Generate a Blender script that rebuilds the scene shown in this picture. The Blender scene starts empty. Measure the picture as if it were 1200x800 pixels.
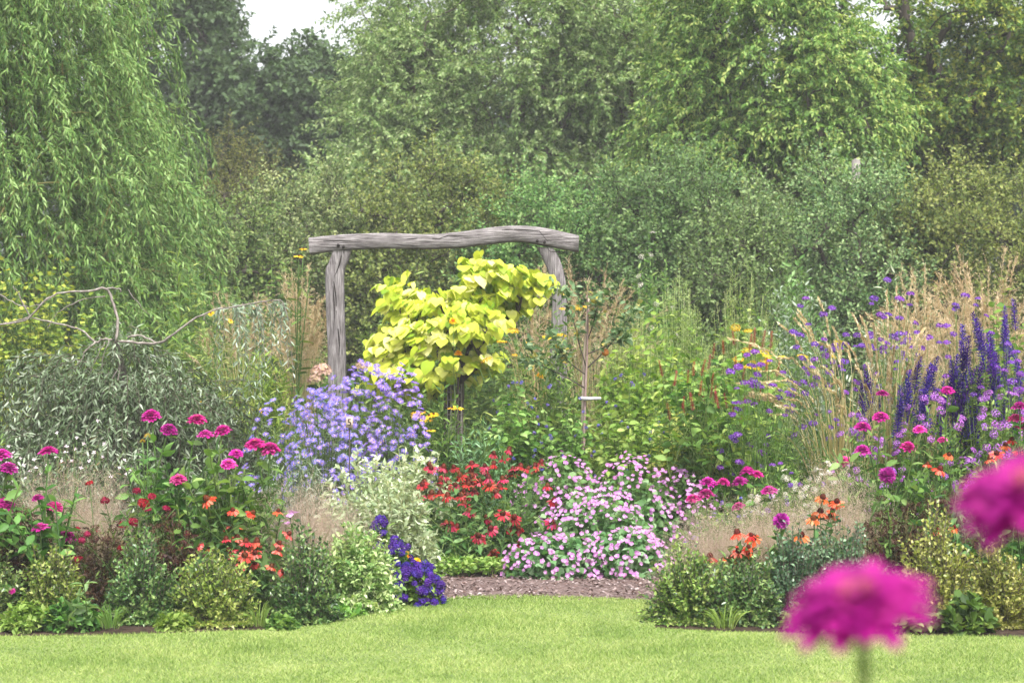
import bpy, math
import numpy as np
from mathutils import Vector, Quaternion

rng = np.random.default_rng(11)
sc = bpy.context.scene
COL = sc.collection

# ------------------------------------------------------------------ camera, sky, sun, exposure
CAM_H, F, CX, CY = 1.5, 1200 * 70 / 36, 600.0, 400.0
cam = bpy.data.objects.new('camera', bpy.data.cameras.new('camera')); COL.objects.link(cam)
cam.location = (0, 0, CAM_H); cam.rotation_euler = (math.pi / 2, 0, 0)
cam.data.lens = 70; cam.data.sensor_width = 36
cam.data.clip_start = 0.05; cam.data.clip_end = 2000
cam.data.dof.use_dof = True; cam.data.dof.focus_distance = 13.0; cam.data.dof.aperture_fstop = 5.0
sc.camera = cam

SUN_EL, SUN_AZ = math.radians(60), math.radians(160)      # azimuth from +Y (away from the camera) towards +X
world = bpy.data.worlds.new('World'); sc.world = world; world.use_nodes = True
nt = world.node_tree; nt.nodes.clear()
sky = nt.nodes.new('ShaderNodeTexSky'); sky.sky_type = 'NISHITA'; sky.sun_disc = False
sky.sun_elevation = SUN_EL; sky.sun_rotation = SUN_AZ; sky.air_density = 1.0; sky.dust_density = 4.0
hsv = nt.nodes.new('ShaderNodeHueSaturation'); hsv.inputs['Saturation'].default_value = 0.15   # a veil of cloud
bg = nt.nodes.new('ShaderNodeBackground'); bg.inputs['Strength'].default_value = 0.11
wo = nt.nodes.new('ShaderNodeOutputWorld')
nt.links.new(sky.outputs[0], hsv.inputs['Color']); nt.links.new(hsv.outputs[0], bg.inputs['Color'])
nt.links.new(bg.outputs[0], wo.inputs['Surface'])
sun = bpy.data.objects.new('sun', bpy.data.lights.new('sun', 'SUN')); COL.objects.link(sun)
sun.data.energy = 1.5; sun.data.angle = math.radians(10); sun.data.color = (1, .97, .92)
sd = Vector((math.sin(SUN_AZ) * math.cos(SUN_EL), math.cos(SUN_AZ) * math.cos(SUN_EL), math.sin(SUN_EL)))
sun.rotation_euler = sd.to_track_quat('Z', 'Y').to_euler(); sun.location = (0, 0, 30)
vs = sc.view_settings
vs.view_transform = 'Standard'; vs.look = 'None'; vs.gamma = 1; vs.use_curve_mapping = False
vs.exposure = 1.74
HAZE, HAZE_G = .0013, -.35
cy = sc.cycles
cy.max_bounces = 6; cy.diffuse_bounces = 3; cy.glossy_bounces = 2; cy.transmission_bounces = 4
cy.volume_bounces = 0; cy.transparent_max_bounces = 4
cy.use_adaptive_sampling = True; cy.adaptive_threshold = 0.012
cy.use_denoising = True

# ------------------------------------------------------------------ small maths
def P(px, py, d): return np.array([(px - CX) * d / F, d, CAM_H - (py - CY) * d / F])
def X(px, d): return (px - CX) * d / F
def Z(py, d): return CAM_H - (py - CY) * d / F
def gd(py): return CAM_H * F / (py - CY)                  # distance of the ground seen at row py
def U(a, b, n=None): return rng.uniform(a, b, n)
def nrm(v): return v / np.maximum(np.linalg.norm(v, axis=-1, keepdims=True), 1e-9)
def sph(n): return nrm(rng.normal(size=(n, 3)))
def A3(*a): return np.array(a, float)

class MB:
    def __init__(s): s.v, s.f, s.n = [], [], 0
    def add(s, v, *faces, m=0):
        v = np.asarray(v, np.float32).reshape(-1, 3)
        for f in faces: s.f.append((np.asarray(f, np.int64) + s.n, m))
        s.v.append(v); s.n += len(v)
        return s
    def mesh(s, name, mats, off=(0, 0, 0), smooth=False):
        me = bpy.data.meshes.new(name)
        if not s.v: return me
        v = np.concatenate(s.v) - np.asarray(off, np.float32)
        me.vertices.add(len(v)); me.vertices.foreach_set('co', v.astype(np.float32).ravel())
        loops = np.concatenate([f.ravel() for f, m in s.f])
        sizes = np.concatenate([np.full(len(f), f.shape[1]) for f, m in s.f])
        mi = np.concatenate([np.full(len(f), m) for f, m in s.f])
        me.loops.add(len(loops)); me.loops.foreach_set('vertex_index', loops.astype(np.int32))
        me.polygons.add(len(sizes))
        st = np.concatenate([[0], np.cumsum(sizes)[:-1]])
        me.polygons.foreach_set('loop_start', st.astype(np.int32))
        me.polygons.foreach_set('material_index', mi.astype(np.int32))
        if smooth: me.polygons.foreach_set('use_smooth', np.ones(len(sizes), bool))
        for m in (mats if isinstance(mats, (list, tuple)) else [mats]): me.materials.append(m)
        me.update(calc_edges=True); me.validate()
        return me

def link(name, data, parent=None, loc=(0, 0, 0)):
    o = bpy.data.objects.new(name, data); COL.objects.link(o)
    o.location = loc
    if parent: o.parent = parent
    return o
def tag(o, label, cat, group=None, kind=None):
    if label: o['label'] = label
    if cat: o['category'] = cat
    if group: o['group'] = group
    if kind: o['kind'] = kind
    return o
class T:                                                  # a thing: an Empty at its base with its parts
    def __init__(s, name, label, cat, base, group=None):
        s.base = np.array([base[0], base[1], base[2] if len(base) > 2 else 0.0])
        s.o = link(name, None, None, s.base); s.o.empty_display_size = .1
        tag(s.o, label, cat, group)
    def part(s, name, mb, mats, parent=None, smooth=False, label=None, kind=None):
        o = link(name, mb.mesh(name, mats, s.base, smooth), parent or s.o)
        if label: o['label'] = label
        if kind: o['kind'] = kind
        return o
    def head(s, proto, pos, normal, scale, name='flower_head', label=None, spin=None):
        o = link(name, proto[0], s.o, np.asarray(pos) - s.base)
        q = Vector(normal).to_track_quat('Z', 'Y') @ Quaternion((0, 0, 1), U(0, 6.28) if spin is None else spin)
        o.rotation_mode = 'QUATERNION'; o.rotation_quaternion = q; o.scale = (scale,) * 3
        for nm, me in proto[1:]: link(nm, me, o)
        if label: o['label'] = label
        return o
def struct(name, mb, mats, kind='structure'):
    o = link(name, mb.mesh(name, mats)); o['kind'] = kind; return o

# ------------------------------------------------------------------ shape generators (vectorised)
KITE = (A3([0, 0, 0], [.5, .42, .1], [0, 1, -.05], [-.5, .42, .1]), [[0, 1, 2], [0, 2, 3]], [])
LANCE = (A3([0, 0, 0], [.5, .3, .03], [.36, .68, 0], [0, 1, -.12], [-.36, .68, 0], [-.5, .3, .03]), [], [[0, 1, 2, 5], [5, 2, 3, 4]])
OVATE = (A3([0, 0, 0], [0, .5, 0], [0, 1, -.14], [.42, .22, .07], [.46, .55, .07], [.2, .84, -.02], [-.42, .22, .07], [-.46, .55, .07], [-.2, .84, -.02]),
         [[0, 3, 1], [0, 1, 6]], [[1, 3, 4, 5], [1, 8, 7, 6]])
OVATE = (OVATE[0], [[0, 3, 1], [0, 1, 6], [1, 5, 2], [1, 2, 8]], OVATE[2])
HEART = (A3([0, 0, 0], [0, .4, -.02], [0, .75, -.08], [0, 1.02, -.2], [.24, -.13, .05], [.47, .06, .07], [.53, .35, .06], [.38, .68, -.02],
            [-.24, -.13, .05], [-.47, .06, .07], [-.53, .35, .06], [-.38, .68, -.02]),
         [[0, 4, 5], [0, 9, 8], [2, 7, 3], [2, 3, 11]], [[0, 5, 6, 1], [1, 6, 7, 2], [0, 1, 10, 9], [1, 2, 11, 10]])
PETAL = (A3([-.16, 0, 0], [.16, 0, 0], [.5, .55, .05], [.42, .85, .03], [0, 1, -.04], [-.42, .85, .03], [-.5, .55, .05], [0, .55, -.05]),
         [[0, 1, 7], [7, 3, 4], [7, 4, 5]], [[1, 2, 3, 7], [0, 7, 5, 6]])
def place(mb, tmpl, p, d, up, L, W, m=0):
    tv, tf, qf = tmpl
    n = len(p)
    if n == 0: return
    d = nrm(d); x = nrm(np.cross(d, up)); z = np.cross(x, d)
    L = np.broadcast_to(L, n)[:, None, None]; W = np.broadcast_to(W, n)[:, None, None]
    v = p[:, None] + x[:, None] * tv[None, :, :1] * W + d[:, None] * tv[None, :, 1:2] * L + z[:, None] * tv[None, :, 2:] * L
    off = (np.arange(n) * len(tv))[:, None, None]
    fs = [(np.array(f)[None] + off).reshape(-1, len(f[0])) for f in (tf, qf) if len(f)]
    mb.add(v, *fs, m=m)
def bez(a, c, b, K=6):
    t = np.linspace(0, 1, K)[None, :, None]
    return (1 - t) ** 2 * a[:, None] + 2 * t * (1 - t) * c[:, None] + t * t * b[:, None]
def along(paths, s, t):
    K = paths.shape[1]; x = np.clip(t, 0, .9999) * (K - 1); i = x.astype(int); f = (x - i)[:, None]
    a, b = paths[s, i], paths[s, i + 1]
    return a * (1 - f) + b * f, nrm(b - a)
def perp(t):
    ref = np.where(np.abs(t[:, 2:3]) < .9, A3(0, 0, 1), A3(1, 0, 0))
    u = nrm(np.cross(t, ref)); return u, np.cross(t, u)
def leaves(mb, tmpl, paths, per, L, W, t0=.25, t1=1., ang=55, droop=.15, upj=.6, sz=(.7, 1.15), m=0, pair=False, face=None):
    S = len(paths); n = S * per
    s = np.repeat(np.arange(S), per); k = np.tile(np.arange(per), S)
    if pair: t = t0 + (t1 - t0) * ((k // 2) * 2 + U(0, .3, n)) / max(per - 1, 1)
    else: t = t0 + (t1 - t0) * (k + U(0, 1, n)) / per
    p, tg = along(paths, s, t)
    u, v = perp(tg)
    az = (k // 2 * 1.57 + (k % 2) * math.pi + s * 1.3 + U(-.3, .3, n)) if pair else (k * 2.4 + s * 1.7 + U(-.5, .5, n))
    rad = u * np.cos(az)[:, None] + v * np.sin(az)[:, None]
    a = np.radians(ang + U(-18, 18, n))[:, None]
    d = tg * np.cos(a) + rad * np.sin(a) + rng.normal(size=(n, 3)) * .18 + A3(0, 0, -droop)
    up = A3(0, 0, 1) + rng.normal(size=(n, 3)) * upj
    if face is not None: up = up + A3(*face)
    q = U(*sz, n)
    place(mb, tmpl, p, d, up, L * q, W * q, m)
def tubes(mb, paths, r0, r1, sides=3, m=0):
    S, K, _ = paths.shape
    if S == 0: return
    tg = nrm(np.gradient(paths, axis=1))
    u, v = perp(tg.reshape(-1, 3)); u = u.reshape(S, K, 3); v = v.reshape(S, K, 3)
    r0 = np.broadcast_to(r0, S); r1 = np.broadcast_to(r1, S)
    r = r0[:, None] + (r1 - r0)[:, None] * np.linspace(0, 1, K)[None]
    a = np.arange(sides) * 2 * math.pi / sides
    vv = paths[:, :, None] + r[:, :, None, None] * (u[:, :, None] * np.cos(a)[None, None, :, None] + v[:, :, None] * np.sin(a)[None, None, :, None])
    i = np.arange(S * K * sides).reshape(S, K, sides)
    j = np.roll(i, -1, axis=2)
    q = np.stack([i[:, :-1], j[:, :-1], j[:, 1:], i[:, 1:]], -1).reshape(-1, 4)
    cap = i[:, -1]
    mb.add(vv, q, cap, m=m)
def tube1(mb, pts, radii, sides=8, m=0, wob=0):
    pts = np.asarray(pts, float); K = len(pts)
    tg = nrm(np.gradient(pts, axis=0)); u, v = perp(tg)
    for k in range(1, K):                                  # keep the frame from flipping
        u[k] = nrm((u[k - 1] - tg[k] * np.dot(u[k - 1], tg[k]))[None])[0]; v[k] = np.cross(tg[k], u[k])
    a = np.arange(sides) * 2 * math.pi / sides
    r = np.asarray(radii, float)[:, None] * (1 + wob * rng.normal(size=(K, sides)))
    vv = pts[:, None] + r[..., None] * (u[:, None] * np.cos(a)[None, :, None] + v[:, None] * np.sin(a)[None, :, None])
    i = np.arange(K * sides).reshape(K, sides); j = np.roll(i, -1, 1)
    mb.add(vv, np.stack([i[:-1], j[:-1], j[1:], i[1:]], -1).reshape(-1, 4), i[-1:][:, ::1], i[:1][:, ::-1], m=m)
def spline(pts, n=20):
    pts = np.asarray(pts, float); K = len(pts)
    q = np.vstack([2 * pts[0] - pts[1], pts, 2 * pts[-1] - pts[-2]])
    out = []
    for t in np.linspace(0, K - 1 - 1e-6, n):
        i = int(t); f = t - i; a, b, c, d = q[i:i + 4]
        out.append(.5 * (2 * b + (c - a) * f + (2 * a - 5 * b + 4 * c - d) * f * f + (3 * b - a - 3 * c + d) * f ** 3))
    return np.array(out)
def ribbons(mb, paths, w, m=0, side=None):
    S, K, _ = paths.shape
    tg = nrm(np.gradient(paths, axis=1))
    if side is None:
        a = U(0, 6.28, S); side = np.stack([np.cos(a), np.sin(a), np.zeros(S)], -1)
    sd_ = nrm(side[:, None] - tg * (side[:, None] * tg).sum(-1, keepdims=True))
    t = np.linspace(0, 1, K)
    prof = np.minimum(1, 1.3 * (1 - t) ** .7 + .04) * np.minimum(1, .5 + 2 * t)
    ww = np.broadcast_to(w, S)[:, None, None] * prof[None, :, None] * .5
    vv = np.stack([paths - sd_ * ww, paths + sd_ * ww], 2)
    i = np.arange(S * K * 2).reshape(S, K, 2)
    mb.add(vv, np.stack([i[:, :-1, 0], i[:, :-1, 1], i[:, 1:, 1], i[:, 1:, 0]], -1).reshape(-1, 4), m=m)
def lump(d, seed, k=3.0):
    r = np.random.default_rng(seed); o = np.zeros(len(d))
    for _ in range(5):
        w = r.normal(size=3) * k; o += np.sin(d @ w + r.uniform(0, 6.28))
    return o / 5
def dome_dirs(n, low=0.0, front=0.0):
    se = U(low, 1, n); a = U(0, 2 * math.pi, n)
    if front: a = np.where(U(0, 1, n) < front, U(math.pi, 2 * math.pi, n), a)   # more of them on the sunny side of the bed
    ce = np.sqrt(np.maximum(0, 1 - se ** 2))
    return np.stack([ce * np.cos(a), ce * np.sin(a), se], -1)
def dome_paths(n, c, rx, ry, h, br=.3, low=0.0, jit=.25, lum=.18, seed=1, up=.3, K=6, k=3.0):
    d = dome_dirs(n, low); r = (1.06 - jit * U(0, 1, n) ** 1.6) * (1 + lum * lump(d, seed, k))
    s = A3(rx, ry, h); c = np.asarray(c, float)
    tip = c + d * s * r[:, None]
    base = c + d * s * A3(br, br, 0) * U(.2, 1, (n, 1)); base[:, 2] = c[2]
    ctrl = base * .55 + tip * .45; ctrl[:, 2] = base[:, 2] + (tip[:, 2] - base[:, 2]) * .5 + up * h * .4
    return bez(base, ctrl, tip, K)
def fan_paths(n, c, r, h, spread, arch, K=7, hv=(.7, 1.1), br=1.):
    a = U(0, 6.28, n); q = np.sqrt(U(0, 1, n)); o = np.stack([np.cos(a), np.sin(a), 0 * a], -1)
    base = np.asarray(c, float) + o * (q * r * br)[:, None]
    H = h * U(*hv, n)
    tip = base + o * (q * spread * U(.6, 1.3, n))[:, None] + A3(0, 0, 1) * (H * (1 - arch * q))[:, None] + rng.normal(size=(n, 3)) * A3(1, 1, .3) * spread * .15
    ctrl = base * .75 + tip * .25; ctrl[:, 2] = base[:, 2] + H * .75
    return bez(base, ctrl, tip, K)

# ------------------------------------------------------------------ materials
def lin(h):
    h = h.lstrip('#'); c = [int(h[i:i + 2], 16) / 255 for i in (0, 2, 4)]
    return tuple(x / 12.92 if x <= .04045 else ((x + .055) / 1.055) ** 2.4 for x in c)
MATS = {}
def node(t, ty, **kw):
    n = t.nodes.new(ty)
    for k, v in kw.items(): n.inputs[k].default_value = v
    return n
def base_mat(name):
    m = bpy.data.materials.new(name); m.use_nodes = True; t = m.node_tree; t.nodes.clear()
    out = t.nodes.new('ShaderNodeOutputMaterial'); return m, t, out
def ramp(t, cols, interp='LINEAR'):
    r = t.nodes.new('ShaderNodeValToRGB'); r.color_ramp.interpolation = interp
    e = r.color_ramp.elements
    while len(e) < len(cols): e.new(.5)
    for i, c in enumerate(cols):
        e[i].position = i / max(1, len(cols) - 1); e[i].color = (*c, 1)
    return r
def leaf(name, cols, trans=.35, rough=.55, spec=.25, tint=(1.12, 1.12, .62), patch=2.5, hj=.02, vj=.12):
    """leaf or petal: the colours vary leaf by leaf, patch by patch and plant by plant; part of the light passes through"""
    if name in MATS: return MATS[name]
    m, t, out = base_mat(name); L = t.links.new
    cols = [lin(c) if isinstance(c, str) else c for c in cols]
    g = t.nodes.new('ShaderNodeNewGeometry'); r = ramp(t, cols)
    tc = t.nodes.new('ShaderNodeTexCoord'); nz = node(t, 'ShaderNodeTexNoise', Scale=patch, Detail=2.0)
    L(tc.outputs['Object'], nz.inputs['Vector'])
    mx = node(t, 'ShaderNodeMath'); mx.operation = 'MULTIPLY_ADD'; mx.inputs[1].default_value = 1.3; mx.inputs[2].default_value = -.65
    L(nz.outputs['Fac'], mx.inputs[0])
    ad = t.nodes.new('ShaderNodeMath'); ad.operation = 'ADD'; ad.use_clamp = True
    L(g.outputs['Random Per Island'], ad.inputs[0]); L(mx.outputs[0], ad.inputs[1]); L(ad.outputs[0], r.inputs[0])
    oi = t.nodes.new('ShaderNodeObjectInfo')
    h = t.nodes.new('ShaderNodeHueSaturation')
    mr = node(t, 'ShaderNodeMapRange'); mr.inputs['To Min'].default_value = .5 - hj; mr.inputs['To Max'].default_value = .5 + hj
    L(oi.outputs['Random'], mr.inputs['Value']); L(mr.outputs[0], h.inputs['Hue'])
    mv = node(t, 'ShaderNodeMapRange'); mv.inputs['To Min'].default_value = 1 - vj; mv.inputs['To Max'].default_value = 1 + vj
    wn = t.nodes.new('ShaderNodeTexWhiteNoise'); wn.noise_dimensions = '1D'
    L(oi.outputs['Random'], wn.inputs['W']); L(wn.outputs['Value'], mv.inputs['Value']); L(mv.outputs[0], h.inputs['Value'])
    L(r.outputs[0], h.inputs['Color'])
    b = node(t, 'ShaderNodeBsdfPrincipled', Roughness=rough); b.inputs['Specular IOR Level'].default_value = spec
    L(h.outputs[0], b.inputs['Base Color'])
    tr = t.nodes.new('ShaderNodeBsdfTranslucent')
    mm = t.nodes.new('ShaderNodeMix'); mm.data_type = 'RGBA'; mm.blend_type = 'MULTIPLY'; mm.inputs['Factor'].default_value = 1
    mm.inputs['B'].default_value = (*tint, 1); L(h.outputs[0], mm.inputs['A']); L(mm.outputs['Result'], tr.inputs['Color'])
    ms = node(t, 'ShaderNodeMixShader', Fac=trans); L(b.outputs[0], ms.inputs[1]); L(tr.outputs[0], ms.inputs[2])
    L(ms.outputs[0], out.inputs['Surface'])
    MATS[name] = m; return m
def petal(name, cols, trans=.3, rough=.6): return leaf(name, cols, trans, rough, .2, (1.1, 1.0, 1.1), 8., .018, .24)
def rough_mat(name, cols, scale=8., stretch=(1, 1, 1), rough=.85, bump=.4, detail=6.):
    if name in MATS: return MATS[name]
    m, t, out = base_mat(name); L = t.links.new
    cols = [lin(c) if isinstance(c, str) else c for c in cols]
    tc = t.nodes.new('ShaderNodeTexCoord'); mp = t.nodes.new('ShaderNodeMapping'); mp.inputs['Scale'].default_value = stretch
    nz = node(t, 'ShaderNodeTexNoise', Scale=scale, Detail=detail, Roughness=.65)
    L(tc.outputs['Object'], mp.inputs[0]); L(mp.outputs[0], nz.inputs['Vector'])
    mr = node(t, 'ShaderNodeMapRange'); mr.inputs['From Min'].default_value = .3; mr.inputs['From Max'].default_value = .7
    L(nz.outputs['Fac'], mr.inputs['Value'])
    r = ramp(t, cols); L(mr.outputs[0], r.inputs[0])
    b = node(t, 'ShaderNodeBsdfPrincipled', Roughness=rough); b.inputs['Specular IOR Level'].default_value = .2
    L(r.outputs[0], b.inputs['Base Color'])
    bp = node(t, 'ShaderNodeBump', Strength=bump, Distance=.02); L(nz.outputs['Fac'], bp.inputs['Height']); L(bp.outputs[0], b.inputs['Normal'])
    L(b.outputs[0], out.inputs['Surface'])
    MATS[name] = m; return m

BARK = rough_mat('bark', ['#3a332c', '#5d544a', '#7d756a'], 6, (1, 1, .25))
BARK_D = rough_mat('dark_bark', ['#2b2622', '#463f38', '#5d564f'], 6, (1, 1, .25))
TWIG = rough_mat('grey_twig', ['#5c544e', '#877e77', '#aea69f'], 24, (1, 1, .5))
STEM = leaf('green_stem', ['#3c5626', '#557034', '#6f8446'], .1)
STEM_B = leaf('brown_stem', ['#4a3428', '#6a5a3a', '#71804a'], .05)
# ------------------------------------------------------------------ ground, bed soil, path, lawn
def sheet(name, pts, z, mat, skirt=0):
    mb = MB(); n = len(pts); v = [(x, y, z) for x, y in pts]
    mb.add(v, [list(range(n))])
    if skirt:
        a = np.arange(n); b = (a + 1) % n
        mb.add([(x, y, z - .0005) for x, y in pts] + [(x, y, z - skirt) for x, y in pts], np.stack([a, a + n, b + n, b], -1))
    return struct(name, mb, mat)
GROUND = rough_mat('rough_meadow', ['#2f3a1e', '#47532a', '#5a5a38'], 1.2, bump=.3)
SOIL = rough_mat('bed_soil', ['#241b15', '#3a2d24', '#54443a'], 22, bump=1.)
sheet('ground', [(-900, -900), (900, -900), (900, 900), (-900, 900)], -.02, GROUND)
sheet('bed_soil', [(-14, 9.5), (14, 9.5), (14, 24), (-14, 24)], -.012, SOIL)
PATHM = rough_mat('bark_path', ['#4a3a36', '#6c5a56', '#8a7a76'], 30, bump=1.)
px_ = np.linspace(-8, 8, 40)
yb = lambda x: 12.76 + .10 * np.sin(x * 1.1) + .012 * x * x
yf = lambda x: 11.55 + .02 * x * x
sheet('path', [(x, yf(x)) for x in px_] + [(x, yb(x)) for x in px_[::-1]], -.006, PATHM)
n = 9000; cx_ = U(-4.5, 4.5, n); cyy = yf(cx_) + (yb(cx_) - yf(cx_)) * U(0, 1, n)
mb = MB(); place(mb, KITE, np.stack([cx_, cyy, U(-.004, .006, n)], -1), np.stack([U(-1, 1, n), U(-1, 1, n), U(-.2, .35, n)], -1),
                 A3(0, 0, 1) + rng.normal(size=(n, 3)) * .35, U(.012, .045, n), U(.008, .02, n))
struct('bark_chips', mb, leaf('bark_chip', ['#43322c', '#6c5852', '#8a7874', '#a89a98', '#5e443c'], .0, .8, .2, hj=0, vj=0), 'stuff')

edge = [(-500, 742), (-200, 742), (0, 745), (110, 744), (205, 741), (330, 737), (385, 730), (425, 720), (470, 708), (510, 701), (560, 698.5), (620, 698), (700, 700),
        (760, 702), (771, 712), (770, 726), (766, 735), (830, 739), (1000, 743), (1200, 746), (1400, 745), (1700, 745)]
edge = [(X(a, gd(b)), gd(b)) for a, b in edge]
lawn_poly = [(-9, -6)] + [(-9, edge[0][1])] + edge + [(9, edge[-1][1]), (9, -6)]
LAWN = rough_mat('lawn_turf', ['#56683a', '#72824a', '#8a945c'], 3.0, bump=.5)
sheet('lawn', lawn_poly, .0, LAWN, .03)
def inside(x, y, poly):
    c = np.zeros(len(x), bool); j = len(poly) - 1
    for i in range(len(poly)):
        (xi, yi), (xj, yj) = poly[i], poly[j]
        if yi != yj: c ^= ((yi > y) != (yj > y)) & (x < (xj - xi) * (y - yi) / (yj - yi) + xi)
        j = i
    return c
n = 330000
gy = U(8.1, 12.0, n); gx = U(-3.6, 3.6, n); k = inside(gx, gy, lawn_poly); gx, gy = gx[k], gy[k]; n = len(gx)
hh = U(.008, .019, n) * (1 + .35 * np.sin(gx * 3.1 + np.sin(gy * 2.3) * 1.7) * np.sin(gy * 2.7 + 1))
tip = np.stack([gx, gy, 0 * gx], -1); a = U(0, 6.28, n)
base = tip.copy(); tip[:, 2] = hh; tip[:, :2] += rng.normal(size=(n, 2)) * .012
w = np.stack([np.cos(a), np.sin(a), 0 * a], -1) * U(.0012, .0026, n)[:, None]
mb = MB(); mb.add(np.stack([base - w, base + w, tip], 1), np.arange(n * 3).reshape(-1, 3))
GRASS = leaf('grass_blade', ['#66823c', '#7a9448', '#8ea456', '#a0b066', '#b2ba7a'], .3, .8, .1, (1.08, 1.08, .8), patch=1.7, hj=0, vj=0)
struct('grass', mb, GRASS, 'stuff')

# ------------------------------------------------------------------ trees and big shrubs
def ell(px, py, d, rpx, rpy, ry, w=1.): s = d / F; return (*P(px, py, d), rpx * s, ry, rpy * s, w)
def ell_points(ells, n, inner=.3, lum=.15, seed=3):
    w = np.array([e[6] for e in ells]); w = w / w.sum(); out = []
    for i, e in enumerate(ells):
        k = max(1, int(round(n * w[i]))); d = sph(k)
        r = (inner + (1 - inner) * U(0, 1, k) ** .5) * (1 + lum * lump(d, seed + i, 3.5))
        out.append(A3(*e[:3]) + d * r[:, None] * A3(*e[3:6]))
    p = np.vstack(out); return p[p[:, 2] > .25]
def branches(base, top, tips, r_trunk, tip_r=.006, lift=.15, start=.25, wob=.1):
    N = 9; tr = np.linspace(0, 1, N)[:, None] * (A3(*top) - A3(*base)) + A3(*base)
    tr[1:-1, :2] += rng.normal(size=(N - 2, 2)) * wob; tr = spline(tr, 14)
    k0 = int(len(tr) * start); nodes = [tr[k] for k in range(k0, len(tr))]; owner = [-1] * len(nodes)
    order = np.argsort(np.linalg.norm(tips - tr.mean(0), axis=1)); paths, par = [], []
    for i in order:
        c = tips[i]; nd = np.array(nodes); df = nd - c
        cost = np.linalg.norm(df, axis=1) + np.maximum(0, df[:, 2] + .1) * 1.2
        j = int(np.argmin(cost)); a = nd[j]; L = np.linalg.norm(c - a)
        ct = (a + c) / 2 + A3(0, 0, lift * L) + rng.normal(size=3) * .08 * L
        pth = bez(a[None], ct[None], c[None], 6)[0]
        pid = len(paths); paths.append(pth); par.append(owner[j])
        for q in (2, 4, 5): nodes.append(pth[q]); owner.append(pid)
    cnt = np.ones(len(paths))
    for i in range(len(paths) - 1, -1, -1):
        if par[i] >= 0: cnt[par[i]] += cnt[i]
    r0 = np.minimum(tip_r * cnt ** .5 * 1.6, r_trunk * .75)
    return tr, np.array(paths), r0, np.maximum(r0 * .55, tip_r * .5)
def crown(mb, tips, cen, twigs, per, tlen, tmpl, L, W, ang=50, droop=.4, grav=.35, upj=.6, outw=.6, m=0, face=None):
    n = len(tips) * twigs; b = np.repeat(tips, twigs, 0)
    o = nrm(b - A3(*cen)); d = nrm(sph(n) + o * outw + A3(0, 0, .15))
    l = tlen * U(.55, 1.2, n)[:, None]
    b = b + rng.normal(size=(n, 3)) * tlen * .12
    tp = b + d * l - A3(0, 0, 1) * grav * l; ct = b + d * l * .55 + A3(0, 0, .08) * l
    pth = bez(b, ct, tp, 5)
    leaves(mb, tmpl, pth, per, L, W, .12, 1., ang, droop, upj, m=m, face=face)
    return pth
def tree(name, label, cat, base, ells, n, lm, bark=BARK, group=None, trunk=(.16, None), twigs=11, per=11, tlen=.6, tmpl=KITE, L=.1, W=.045,
         ang=50, droop=.4, grav=.35, inner=.3, lum=.15, seed=3, limbs=(), twig=True, outw=.6, upj=.6, lift=.15, start=.25, face=None):
    t = T(name, label, cat, (base[0], base[1], 0), group)
    tips = ell_points(ells, n, inner, lum, seed); cen = np.average(tips, axis=0)
    top = trunk[1] if trunk[1] is not None else (cen[0], cen[1], cen[2] + .35 * (tips[:, 2].max() - cen[2]))
    tr, pa, r0, r1 = branches((base[0], base[1], -.05), top, tips, trunk[0], lift=lift, start=start)
    mb = MB(); tube1(mb, tr, np.linspace(trunk[0] * 1.15, trunk[0] * .3, len(tr)), 9, wob=.05); t.part('trunk', mb, bark, smooth=True)
    mb = MB(); tubes(mb, pa, r0, r1, 5)
    for q in limbs: tube1(mb, spline(q[0], 16) + rng.normal(size=(16, 3)) * .03, np.linspace(q[1], q[2], 16) * .72, 8, wob=.12)
    cb = MB(); tw = crown(cb, tips, cen, twigs, per, tlen, tmpl, L, W, ang, droop, grav, upj, outw, face=face)
    if twig: tubes(mb, tw[:, ::2], .004, .0015, 3)
    t.part('branches', mb, bark, smooth=True)
    t.part('crown', cb, lm)
    return t

# far woodland closing the view low down
FAR = leaf('far_leaf', ['#2c4027', '#3d5530', '#4d6438'], .25)
mb = MB(); n = 2600
c = np.stack([U(-42, 42, n), U(66, 76, n), U(0, 1, n) ** .8 * 8.5], -1); c[:, 2] *= 1.1 + .25 * np.sin(c[:, 0] * .45) + .12 * np.sin(c[:, 0] * 1.3)
crown(mb, c, (0, 70, 2), 9, 7, 1.4, KITE, .34, .2)
w_ = struct('distant_woodland', mb, FAR, 'stuff')

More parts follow.
